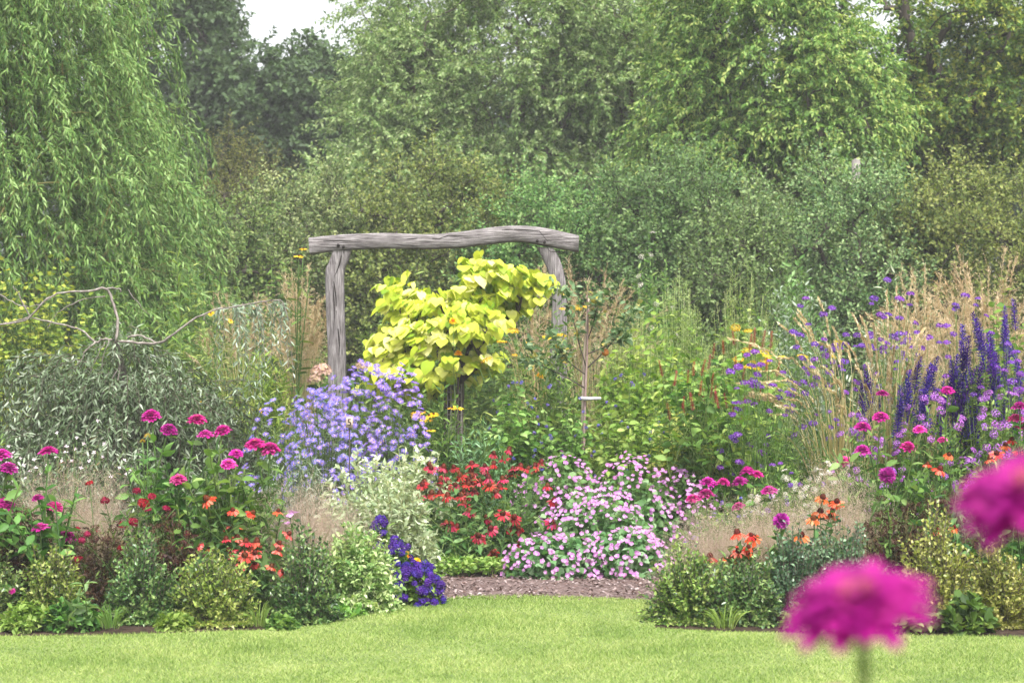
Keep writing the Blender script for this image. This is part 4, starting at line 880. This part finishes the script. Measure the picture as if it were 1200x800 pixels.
# ------------------------------------------------------------------ asters, silver shrub, coneflowers, cranesbill
ASL = leaf('aster_leaf', ['#3c5634', '#52704a', '#6c885e', '#879c76'], .3)
AG = 'lilac asters in one drift'
for i, (px, hf, yt, d, n, lab) in enumerate([(412, 62, 430, 15.1, 560, 'lilac aster clump at the foot of the left frame post, the tallest of the drift'), (462, 50, 450, 14.9, 340, 'lilac aster clump reaching right under the golden leaves'),
                                             (335, 54, 466, 14.9, 170, 'sparse lilac aster clump beside the grey weeping tree'), (380, 54, 466, 14.5, 380, 'lilac aster clump with the numbered wooden marker')]):
    mound('lilac_aster', lab, 'flower', px, d, hf, yt, ASL, AG, n=200, per=18, L=.045, W=.008, tmpl=LANCE, seed=140 + i, low=-.05, lum=.2, heads=([AST], n, .029, -.1, 'flower_head', .9))
mound('lavender_perennial', 'grey tangled narrow leaved plant below the sparse lilac asters', 'plant', 345, 14.1, 58, 532, GREY, n=240, per=16, L=.06, W=.008, tmpl=LANCE, seed=146, low=-.1, lum=.25, heads=([AST], 40, .016, .0, 'flower_head'))
mk = T('plant_marker', 'little wooden marker with a dark number among the lilac asters', 'marker', (X(409, 14.15), 14.15, 0))
mb = MB(); q = P(409.5, 495, 14.15); boxm(mb, q, (.05, .012, .075)); mk.part('board', mb, rough_mat('marker_wood', ['#a08c7c', '#b8a494', '#c4b4a4'], 20)); mb = MB(); boxm(mb, (q[0], q[1] + .0095, q[2] / 2), (.008, .006, q[2])); mk.part('stake', mb, BARK_D)
def text(parent_t, s, loc, size, mat, name='number'):
    cu = bpy.data.curves.new('lettering', 'FONT'); cu.body = s; cu.size = size; cu.extrude = .0015; cu.align_x = 'CENTER'; cu.align_y = 'CENTER'
    o = bpy.data.objects.new('tmp', cu); COL.objects.link(o); dg = bpy.context.evaluated_depsgraph_get(); me = bpy.data.meshes.new_from_object(o.evaluated_get(dg)); bpy.data.objects.remove(o)
    me.materials.clear(); me.materials.append(mat)
    o = link(name, me, parent_t.o, A3(*loc) - parent_t.base); o.rotation_euler = (math.pi / 2, 0, 0); return o
text(mk, '5', (q[0], q[1] - .0068, q[2]), .07, CRACK)
VSIL = leaf('variegated_leaf', ['#8c9c74', '#aab890', '#c6ceac', '#dce0c8'], .3)
SG2 = 'pale silver variegated shrubs'
for i, (px, hf, yt, d, lab) in enumerate([(478, 54, 514, 13.9, 'pale silver variegated shrub reaching up behind the red coneflowers'), (430, 62, 540, 13.4, 'pale silver variegated shrub behind the beige cloud grass'), (462, 56, 566, 12.95, 'pale silver variegated shrub just left of the red coneflower leaves')]):
    mound('variegated_shrub', lab, 'shrub', px, d, hf, yt, VSIL, SG2, n=270, per=16, L=.056, W=.024, tmpl=OVATE, seed=150 + i, low=-.15, lum=.22, droop=.2, sm=leaf('pale_stem', ['#8a8a60', '#a8a880'], 0))
z5 = lambda L_: [(460 + .3 * a, 500 + .3 * b) for a, b in L_]
red = z5([(310, 148), (150, 165), (198, 158), (240, 160), (125, 220), (185, 212), (265, 190), (295, 205), (340, 215), (380, 230), (395, 145), (430, 205), (455, 90), (470, 165), (60, 290), (105, 275), (150, 262), (185, 262), (290, 270), (320, 250), (300, 330), (280, 300), (368, 355), (95, 385), (150, 437), (210, 378), (250, 390),
          (335, 425), (385, 398), (475, 355), (460, 395), (492, 395), (500, 455), (605, 232), (630, 288), (622, 375), (430, 340), (530, 165), (580, 140), (395, 105), (405, 258), (360, 155), (500, 155), (555, 155), (375, 200), (470, 185), (215, 270), (295, 225), (270, 270), (140, 500), (395, 490), (230, 385), (345, 440)])
ECL = leaf('coneflower_leaf', ['#33522a', '#4a6e38', '#66884c', '#86a466'], .35)
CG = 'red coneflowers in the middle of the bed'
gs = [[], [], [], []]
for a, b in red + [(a + U(-14, 14), b + U(-6, 16)) for a, b in red[:15]]: gs[0 if a < 520 and b < 580 else 1 if b < 580 and a < 580 else 2 if a < 560 else 3].append((a, b))
for q, (px, d, lab) in zip(gs, [(505, 13.7, 'red coneflower clump against the silver variegated shrub, upper left of the group'), (552, 13.9, 'red coneflower clump at the back of the group'), (522, 13.3, 'red coneflower clump at the front of the group above the bark path'), (610, 13.5, 'red coneflower clump mingling with the pink cranesbill')]):
    flowerer('red_coneflower', lab, 'flower', px, d, q, ECR, .052, ECL, CG, extra=(22, .55, .22), per=9, L=.085, W=.034, r=.0026, up=.75, spread=.13, ds=.009, dj=.1)
mound('coneflower_leaves', 'dark leafy base of the red coneflowers above the path edge', 'plant', 540, 13.7, 55, 600, ECL, n=120, per=12, L=.085, W=.036, tmpl=OVATE, seed=161, low=-.05)
GERL = leaf('cranesbill_leaf', ['#527a44', '#6a9458', '#86ac74', '#a2c092'], .4)
GG = 'pink cranesbill mounds'
for i, (px, hf, yt, d, n, lab) in enumerate([(655, 62, 542, 14.1, 140, 'pink cranesbill mound right beside the red coneflowers, at the foot of the sapling'), (745, 66, 544, 14.0, 140, 'pink cranesbill mound with many deep green leaves showing, left of the deep pink zinnias'), (800, 48, 552, 14.1, 90, 'pink cranesbill mound at the back behind the deep pink zinnias'),
                                             (650, 62, 626, 12.85, 100, 'low pink cranesbill mound spilling on to the bark path, left half'), (728, 60, 624, 12.9, 100, 'low pink cranesbill mound spilling on to the bark path, right half'), (700, 70, 576, 13.35, 130, 'pink cranesbill mound in the middle, mostly green')]):
    mound('pink_cranesbill', lab, 'flower', px, d, hf, yt, GERL, GG, n=220, per=11, L=.05, W=.05, tmpl=OVATE, seed=170 + i, low=-.1, lum=.14, droop=.35, ang=65, heads=([GER], int(n * 2.1), .0172, .0, 'flower_head'))
GCV = leaf('ground_cover_leaf', ['#50742c', '#6e943c', '#8cae54', '#a8c070'], .4)
n = 2600; gx = U(-1.0, .95, n); gy = 12.84 + U(-.09, .3, n) * (1 + .3 * np.sin(gx * 9)); mb = MB()
place(mb, OVATE, np.stack([gx, gy, U(.01, .10, n)], -1), sph(n) * A3(1, 1, .5) + A3(0, -.2, 0), A3(0, 0, 1) + rng.normal(size=(n, 3)) * .4, U(.025, .05, n), U(.02, .035, n))
struct('ground_cover', mb, GCV, 'stuff')

# ------------------------------------------------------------------ left front bed
BOXL = leaf('box_leaf', ['#2f4a24', '#456634', '#5f8044', '#7e9a56', '#9aac68'], .25, .3, .5)
BOXY = leaf('box_leaf_young', ['#3c5824', '#5e7a32', '#84a046', '#a2b45c', '#b4bc70'], .28, .3, .5)
EUO = leaf('euonymus_leaf', ['#5c8040', '#8aa860', '#b4c688', '#d4dcac'], .3)
BG = 'clipped box bushes along the bed edges'
def box(px, d, hf, yt, lab, lm=BOXL, seed=1, n=420, **kw):
    h = Z(yt, d); return mound('box_bush', lab, 'shrub', px, d, hf * 1.1, yt, lm, BG, n=n, per=22, L=.029, W=.0175, ang=48, droop=0, seed=seed, low=-.35, lum=.34, br=.6, up=.15, jit=.48, k=6., upj=.8, sm=BARK, zb=.0, **kw)
for i, (px, d, hf, yt, lab, lm) in enumerate([(168, 10.75, 42, 622, 'tallest box bush in the left bed, under the dark red flowers', BOXL), (66, 10.7, 34, 640, 'box bush with two yellow green shoots at the left, under the magenta zinnias', BOXY), (-8, 10.8, 34, 640, 'box bush cut by the left edge of the picture', BOXL),
                                              (252, 10.65, 46, 645, 'yellowish box bush below the orange coneflowers', BOXY), (358, 10.7, 36, 625, 'dark box bush beside the pale variegated bush', BOXL)]):
    box(px, d, hf, yt, lab, lm, 200 + i)
mound('variegated_euonymus', 'pale variegated euonymus bush beside the violet flowers', 'shrub', 418, 11.1, 50, 618, EUO, n=420, per=18, L=.034, W=.019, tmpl=OVATE, seed=210, low=-.25, lum=.12, br=.6)
ZL = leaf('zinnia_leaf', ['#3f6428', '#587f38', '#749a4c', '#98b46c'], .4, .5, .3)
ZG = 'zinnias of the left bed'
for px, d, q, lab, ex in [(200, 11.35, [(177, 487, 3), (198, 503, 3, .95), (231, 491.5, 2), (209, 561, 4, .9)], 'tallest zinnia of the left bed, purple pink heads before the grey weeping tree', 20),
                      (262, 11.25, [(241, 509, 4, .85), (260.5, 504.5, 3, .95), (268, 543, 4, .85), (277, 531, 2, .7)], 'zinnia plant with four heads in the middle of the left clump', 18),
                      (312, 11.4, [(299, 520, 2, .95), (316, 526, 0, 1.05)], 'zinnia plant with two big heads at the right of the left clump', 8),
                      (8, 11.0, [(2, 533, 0), (10, 549, 0, .95), (8, 590, 3, .9), (-14, 560, 1)], 'zinnia plant cut by the left edge of the picture', 8),
                      (60, 10.95, [(57, 528.5, 2, .95), (44, 583, 2, .65), (64, 595, 0, 1.15), (47, 618, 4, .95), (78, 628, 0, .95), (14, 692, 2, .4), (49, 679, 2, .5)], 'zinnia plant with bright magenta heads above the left box bush', 10)]:
    flowerer('zinnia', lab, 'flower', px, d, q, ZIN, .055, ZL, ZG, extra=(int(ex * 1.7), .8, .14), per=15, L=.088, W=.045, r=.0042, up=.9, face=-.35, dj=.1, sj=.14, t0=.1, ds=.002)
# buds
flowerer('zinnia', 'zinnia stems with small green and yellow buds between the magenta heads', 'flower', 180, 11.2, [(173, 512, 1), (167, 518, 1, .8), (319, 563, 0), (288, 584, 0), (174, 557, 0, .7), (64, 579, 0)], [Proto('bud', lambda mb: cone(mb, 22, .5, .7, 0, .5), GREENC), Proto('bud', lambda mb: cone(mb, 22, .5, .6, 0, .5), petal('bud_gold', ['#a8a030', '#c4b440', '#b88860']))], .03, ZL, extra=(0, .5, .1), per=8, L=.07, W=.03, r=.003, pname='bud')
OG = 'orange and salmon coneflowers of the front beds'
flowerer('orange_coneflower', 'orange coneflowers among the zinnia leaves in the left bed', 'flower', 275, 11.0, [(243, 585, 0), (273, 598, 0, .8), (296, 601, 1, .9), (246, 642, 0, .8), (326, 599, 1, .7)], ECO, .05, ECL, OG, extra=(10, .8, .15), per=11, L=.09, W=.035)
flowerer('orange_coneflower', 'salmon red coneflowers in a dense group in the left bed', 'flower', 290, 10.9, [(267, 617, 0), (278, 616, 0), (265, 632, 0), (278, 630, 0), (288, 635, 0), (301, 635, 1), (290, 641, 0), (287, 651, 0), (299, 648, 0), (270, 646, 1), (318, 664, 0), (332, 669, 1), (299, 660, 1), (279, 666, 0, .9), (217, 639, 1, .8), (233, 639, 1, .6), (327, 637, 0), (326, 645, 1), (338, 626, 0)],
         ECP, .045, ECL, OG, extra=(14, .7, .15), per=10, L=.09, W=.036, ds=.006, dj=.1)
flowerer('pink_campion', 'small deep pink flowers on the beige cloud grass', 'flower', 336, 11.2, [(344, 601, 0), (335, 613, 0, .7), (340, 604, 0, .6)], [GER, ZIN[4]], .035, WEED, extra=(3, .7, .05), per=6, L=.05, W=.01)
HG = 'cloud grasses of the front beds'
PINKB = ['#b4a08c', '#c8b4a0', '#d8c8b4', '#c0a498']
haze_grass('pinkish beige cloud grass at the left, below the white gaura', 88, 11.35, 80, 538, HG, PINKB, 1700)
haze_grass('beige cloud grass beside the pale silver shrub', 365, 11.4, 62, 560, HG, ['#b49c74', '#ccb48c', '#dcc8a4', '#c4a898'], 1300)
GAL = leaf('gaura_leaf', ['#54663c', '#70804e', '#8e8c60', '#8c5c50'], .3)
flowerer('white_gaura', 'white gaura flowers on thin stems in front of the grey weeping tree', 'flower', 75, 12.2, [(114, 493), (67, 507), (90, 513), (78, 523), (88, 526), (98, 520), (105, 540), (120, 535), (122, 520), (66, 535), (148, 555), (151, 550), (146, 539), (130, 558), (72, 540), (110, 530), (84, 540), (55, 545), (95, 548), (77, 530), (140, 548)],
         [GAU], .0135, GAL, 'white gauras', extra=(20, .85, .15), per=10, L=.05, W=.009, tmpl=LANCE, r=.0015, face=-1)
flowerer('white_gaura', 'white gaura flowers at the left edge beyond the magenta zinnias', 'flower', 20, 12.2, [(10, 523), (16, 530), (28, 545), (35, 552), (20, 548), (8, 542), (42, 548), (30, 560), (48, 555), (14, 535), (40, 538), (24, 537)], [GAU], .0135, GAL, 'white gauras', extra=(12, .85, .12), per=10, L=.05, W=.009, tmpl=LANCE, r=.0015, face=-1)
BUR = leaf('burgundy_leaf', ['#2a1a18', '#40261f', '#54382a', '#4c4a2c', '#6a5438'], .2)
DG = 'dark burgundy leaved plants'
for i, (px, d, hf, yt, lab, nh) in enumerate([(120, 11.0, 62, 618, 'dark burgundy leaved plants behind the two left box bushes', 8), (208, 10.95, 48, 616, 'dark burgundy leaved plants behind the tallest box bush of the left bed', 14), (20, 11.0, 45, 610, 'dark burgundy leaved plants at the left edge', 6)]):
    mound('burgundy_plant', lab, 'plant', px, d, hf, yt, BUR, DG, n=170, per=16, L=.04, W=.016, seed=220 + i, low=-.1, lum=.25, sm=STEM_B, heads=([SED], nh * 3, .026, .5, 'seed_head'))
flowerer('dark_red_scabious', 'dark red button flowers behind the left box bushes', 'flower', 125, 11.05, [(123, 587), (112, 625, 0, 1.2), (96, 633, 0, .9), (143, 616), (156, 612), (160, 575, 0, .8), (178, 582, 0, .8), (168, 590, 0, 1.3), (172, 596), (105, 567, 0, .9), (90, 620, 0, .6), (92, 656, 0, .9), (220, 626, 0, .8), (141, 642, 0, .7), (80, 608, 0, .6), (102, 626, 0, .7), (195, 596, 0, .8)], [DKR], .03, WEED, extra=(8, .8, .15), per=8, L=.06, W=.014, tmpl=LANCE)
# violet heliotrope ribbon
for px, d, hf, yt, n, lab in [(486, 11.4, 32, 660, 110, 'low violet flowered plant at the lawn corner by the bark path'), (466, 11.5, 23, 634, 56, 'violet flowered plant with two yellow blooms beside it'), (447, 11.6, 20, 608, 44, 'violet flowered plant furthest back beside the variegated euonymus')]:
    mound('violet_heliotrope', lab, 'flower', px, d, hf, yt, MIDG, 'violet heliotropes', n=90, per=12, L=.05, W=.022, tmpl=OVATE, seed=int(px), low=-.2, heads=([HEL], n, .024, .0, 'flower_head'))
flowerer('marigold', 'two yellow marigolds tucked beside the violet flowers', 'flower', 478, 11.75, [(474.5, 648), (489, 657.5), (479, 652, 0, .7)], [MUM], .026, MIDG, extra=(4, .8, .05), per=8, L=.04, W=.015)
# weeds at the left bed edge
EG = 'leafy weeds along the edge of the left bed'
for i, (px, d, hf, yt, lab) in enumerate([(35, 10.42, 32, 704, 'light green broad leaved weed at the far left of the lawn edge'), (85, 10.45, 34, 700, 'broad leaved weed below the left box bush'), (205, 10.45, 20, 722, 'small yellow green weed between two box bushes at the lawn edge'), (400, 10.9, 30, 712, 'soft green weed under the variegated euonymus'), (330, 10.4, 14, 722, 'small rusty weed at the foot of the dark box bush')]):
    mound('leafy_weed', lab, 'plant', px, d, hf, yt, [GCV, MIDG, GCV, GCV, WEED][i], EG, n=70, per=9, L=.05, W=.028, tmpl=OVATE, seed=230 + i, low=-.05, br=.8, droop=.2)
flowerer('tall_weed', 'single upright weed with pale grey green leaves in front of the left box bush', 'plant', 96, 10.4, [(97, 678)], [Proto('bud', lambda mb: cone(mb, 20, .5, .7, 0, .5), GREENC)], .02, leaf('pale_weed', ['#6c8a50', '#88a46c', '#a4bc8c'], .35), extra=(2, .6, .04), per=10, L=.09, W=.03)
for px, d, lab in [(305, 10.5, 'tuft of long grass at the foot of the orange coneflowers'), (130, 10.42, 'tuft of grass under the tallest left box bush'), (850, 10.42, 'tuft of grass under the low box hedge at the right')]:
    t = T('grass_tuft', lab, 'grass tuft', (X(px, d), d, 0), 'grass tufts at the bed edges'); mb = MB(); ribbons(mb, fan_paths(46, (X(px, d), d, 0), .05, .16, .14, .5), .006); t.part('blades', mb, leaf('tuft_blade', ['#5a7a2c', '#7c9a44', '#a0b468'], .4))

# ------------------------------------------------------------------ right front bed
for i, (px, d, hf, yt, lab, lm) in enumerate([(812, 10.75, 48, 640, 'low rounded box bush at the corner of the right bed by the path', BOXY), (868, 10.7, 46, 655, 'dark low box bush right of the corner bush', BOXL), (930, 10.75, 36, 618, 'grey green box bush left of the big blurred zinnia', leaf('box_leaf_grey', ['#36503a', '#50704e', '#708c68', '#90a884'], .2, .35, .5)), (985, 10.8, 40, 605, 'grey green box bush behind the big blurred zinnia', MATS['box_leaf_grey'] if 'box_leaf_grey' in MATS else BOXL),
                                              (1098, 10.7, 44, 608, 'golden tipped box bush between the two blurred zinnias', leaf('box_leaf_gold', ['#5a6a28', '#84903c', '#a4a856', '#b8b870'], .25, .35, .5)), (1172, 10.6, 42, 640, 'golden tipped box bush at the right edge of the picture', MATS['box_leaf_gold'] if 'box_leaf_gold' in MATS else BOXY), (1040, 10.6, 40, 668, 'dark box bush hidden behind the lower blurred zinnia', BOXL)]):
    box(px, d, hf, yt, lab, lm, 240 + i)
ZR = 'zinnias of the right bed'
z6 = lambda a, b: (740 + .225 * a, 520 + .225 * b)
for px, d, q, lab, ex in [(850, 11.9, [(830, 565, 0), (848, 565, 0, .9), (867, 564, 0), (876, 552.6, 1, .9), (887, 555.5, 2, .8)], 'row of magenta zinnias above the pink cranesbill at the right', 10), (822, 11.8, [(812, 584, 2, .9), (827, 579, 0)], 'two magenta zinnias nearest the pink cranesbill', 6),
                      (900, 11.6, [(901, 574.7, 2), (865, 593, 4, .9), (930, 674, 3, .9)], 'scattered pink zinnias over the beige cloud grass at the right', 4), (1030, 11.8, [(1034, 461, 2, .8), (1032, 488, 2, 1.1), (1011, 499.5, 2), (1011, 528, 1), (989, 540, 4, .85), (1064, 524, 1, .95), (1078, 503, 4, .9)], 'tall zinnia plant with deep pink heads in front of the straw plumes', 26),
                      (1112, 11.9, [(1110.5, 457, 2, .95), (1104, 515, 4, .6)], 'single tall crimson zinnia before the dark purple spikes', 4), (1192, 11.4, [(1195, 476.5, 0), (1190, 490, 4, .9), (1199, 500, 2)], 'pink zinnias at the right edge above the blurred bloom', 8)]:
    flowerer('zinnia', lab, 'flower', px, d, q, ZIN, .05, ZL, ZR, extra=(ex, .72, .15), per=12, L=.08, W=.04, r=.0038, up=.8, face=-.35, dj=.12, sj=.08)
flowerer('purple_dahlia', 'round magenta dahlia ball at the right behind the burgundy plants', 'flower', 1040, 11.2, [(1039, 558, 0)], [BALL], .062, ZL, 'round purple dahlias', extra=(8, .8, .12), per=9, L=.08, W=.04, r=.004, face=-.8)
flowerer('purple_dahlia', 'round magenta dahlia ball among the orange coneflowers', 'flower', 918, 11.1, [(915.5, 611, 0)], [BALL], .062, ZL, 'round purple dahlias', extra=(8, .85, .12), per=9, L=.08, W=.04, r=.004, face=-.8)
flowerer('orange_coneflower', 'orange coneflowers above the dark low box bush of the right bed', 'flower', 870, 11.0, [(864, 624.6), (883, 630), (880, 627, 0, .8), (832, 653), (857, 655), (866, 646), (876, 648), (877, 641, 1, .8)], ECO, .05, ECL, OG, extra=(12, .8, .15), per=9, L=.08, W=.032)
flowerer('orange_coneflower', 'orange coneflowers in front of the round dahlia of the right bed', 'flower', 962, 11.1, [(939, 627.5), (953, 608), (964, 583), (981, 588), (977, 590, 0, .8), (961, 600), (974, 605), (975, 598, 1, .8)], ECO, .05, ECL, OG, extra=(10, .8, .15), per=9, L=.08, W=.032)
flowerer('orange_coneflower', 'orange coneflowers left of the upper blurred zinnia', 'flower', 1100, 11.0, [(1101, 550, 0), (1112, 533, 0, .7), (1099, 622, 1, .8), (1118, 618, 1, .8), (1087, 544, 0, .6)], ECO, .052, ECL, OG, extra=(10, .85, .15), per=9, L=.08, W=.032)
flowerer('orange_crocosmia', 'loose orange red flowers behind the upper blurred zinnia', 'flower', 1180, 11.6, [(1186, 515), (1168, 532), (1178, 522), (1195, 528), (1160, 538)], ECO, .045, WEED, extra=(8, .85, .1), per=8, L=.12, W=.02, tmpl=LANCE)
for i, (px, d, hf, yt, lab) in enumerate([(1050, 11.15, 56, 590, 'dark burgundy leaved plants behind the big blurred zinnia'), (1100, 11.3, 40, 578, 'dark burgundy leaved plants beside the upper blurred zinnia')]):
    mound('burgundy_plant', lab, 'plant', px, d, hf, yt, BUR, DG, n=190, per=16, L=.04, W=.016, seed=260 + i, low=-.1, lum=.25, sm=STEM_B, heads=([SED], 34, .026, .4, 'seed_head'))
haze_grass('pinkish cloud grass beside the corner box bush of the right bed', 845, 11.4, 52, 590, HG, PINKB, 1000)
haze_grass('pinkish cloud grass between the two groups of orange coneflowers', 905, 11.5, 50, 575, HG, PINKB, 1000)
haze_grass('pinkish cloud grass below the tall deep pink zinnias', 985, 11.6, 58, 548, HG, PINKB, 1200)
WG2 = 'clumps of small white flowers'
for i, (px, d, hf, yt, n, lab) in enumerate([(884, 11.75, 22, 586, 40, 'small white flowers between the pink zinnia heads and the round dahlia'), (922, 12.3, 26, 560, 36, 'small white flowers behind the beige cloud grass at the right'), (968, 12.3, 34, 541, 50, 'small white flowers below the tall deep pink zinnias')]):
    mound('white_yarrow', lab, 'flower', px, d, hf, yt, WEED, WG2, n=80, per=14, L=.04, W=.01, seed=270 + i, low=0, heads=([WHI], n, .02, .2, 'flower_head'))
mound('leafy_perennial', 'grey green leaves in front of the pink cranesbill at the right', 'plant', 862, 12.6, 60, 585, WEED, n=180, per=14, L=.05, W=.016, seed=281, heads=([BLU], 26, .02, .2, 'flower_head'))
mound('leafy_perennial', 'green leaves under the row of magenta zinnias', 'plant', 920, 13.2, 62, 545, WEED, n=200, per=14, L=.06, W=.018, seed=282, heads=([VER], 24, .022, .2, 'flower_head'))
mound('leafy_perennial', 'green leaves behind the burgundy plants of the right bed', 'plant', 1080, 12.0, 75, 552, MIDG, n=240, per=12, L=.065, W=.03, tmpl=OVATE, seed=283)
mound('leafy_perennial', 'green leaves at the right edge below the lilac phlox', 'plant', 1180, 12.2, 60, 535, MIDG, n=200, per=12, L=.065, W=.03, tmpl=OVATE, seed=284)
for i, (px, d, hf, yt, lab) in enumerate([(1130, 10.35, 34, 700, 'broad leaved weed under the golden tipped box bush'), (1065, 10.4, 30, 706, 'broad leaved weed behind the stem of the lower blurred zinnia'), (945, 10.45, 26, 712, 'small weed left of the lower blurred zinnia')]):
    mound('leafy_weed', lab, 'plant', px, d, hf, yt, [MIDG, GCV, GCV][i], 'leafy weeds along the edge of the right bed', n=40, per=9, L=.07, W=.045, tmpl=OVATE, seed=290 + i, low=-.05, br=.8, droop=.2)

# ------------------------------------------------------------------ the near zinnias, out of focus
def big_zinnia(label, pos, nor, s, seed_px, stem_to):
    pr = Proto('zinnia_head', zin(6, .5, .1), [petal('near_magenta_petal', ['#8a0a70', '#a01282', '#b21e8e', '#c2349a']), GREENC], ('flower_center', lambda mb: cone(mb, 60, .26, .10, .2, .10), petal('near_center', ['#d86c88', '#e09088', '#e8b090'])))
    b = A3(*stem_to); t = T('near_zinnia', label, 'flower', b, 'near zinnias')
    p = P(*pos); pa = bez(b[None], (b * .4 + p * .6)[None] + A3(.004, 0, 0), (p - A3(*nor) * .012)[None], 9)
    mb = MB(); tubes(mb, pa, .0045, .0036, 8); t.part('stem', mb, STEM, smooth=True)
    mb = MB(); leaves(mb, OVATE, pa, 8, .10, .045, .15, .72, 60, .2, .4, pair=True); t.part('foliage', mb, ZL)
    t.head(pr.t, p, nor, s)
big_zinnia('big blurred magenta zinnia close to the camera, the lower one on a green stem', (1006, 708, 1.36), (-.24, -.34, 1), .0525, 1, (X(1045, 1.34), 1.34, .75))
big_zinnia('big blurred magenta zinnia close to the camera, cut by the right edge', (1214, 578, 1.36), (-.25, -.40, 1), .055, 2, (X(1230, 1.38), 1.38, .75))
big_zinnia('blurred zinnia whose top just shows at the bottom edge below the lower one', (985, 832, 1.5), (0, -.1, 1), .040, 3, (X(990, 1.5), 1.5, .7))

# ------------------------------------------------------------------ the misty air
m, t, out = base_mat('misty_air'); v = node(t, 'ShaderNodeVolumePrincipled', Density=HAZE, Anisotropy=HAZE_G); v.inputs['Color'].default_value = (.97, .98, 1, 1)
t.links.new(v.outputs[0], out.inputs['Volume'])
mb = MB(); boxm(mb, (0, 40, 7), (100, 96, 17)); struct('haze', mb, m, 'stuff')
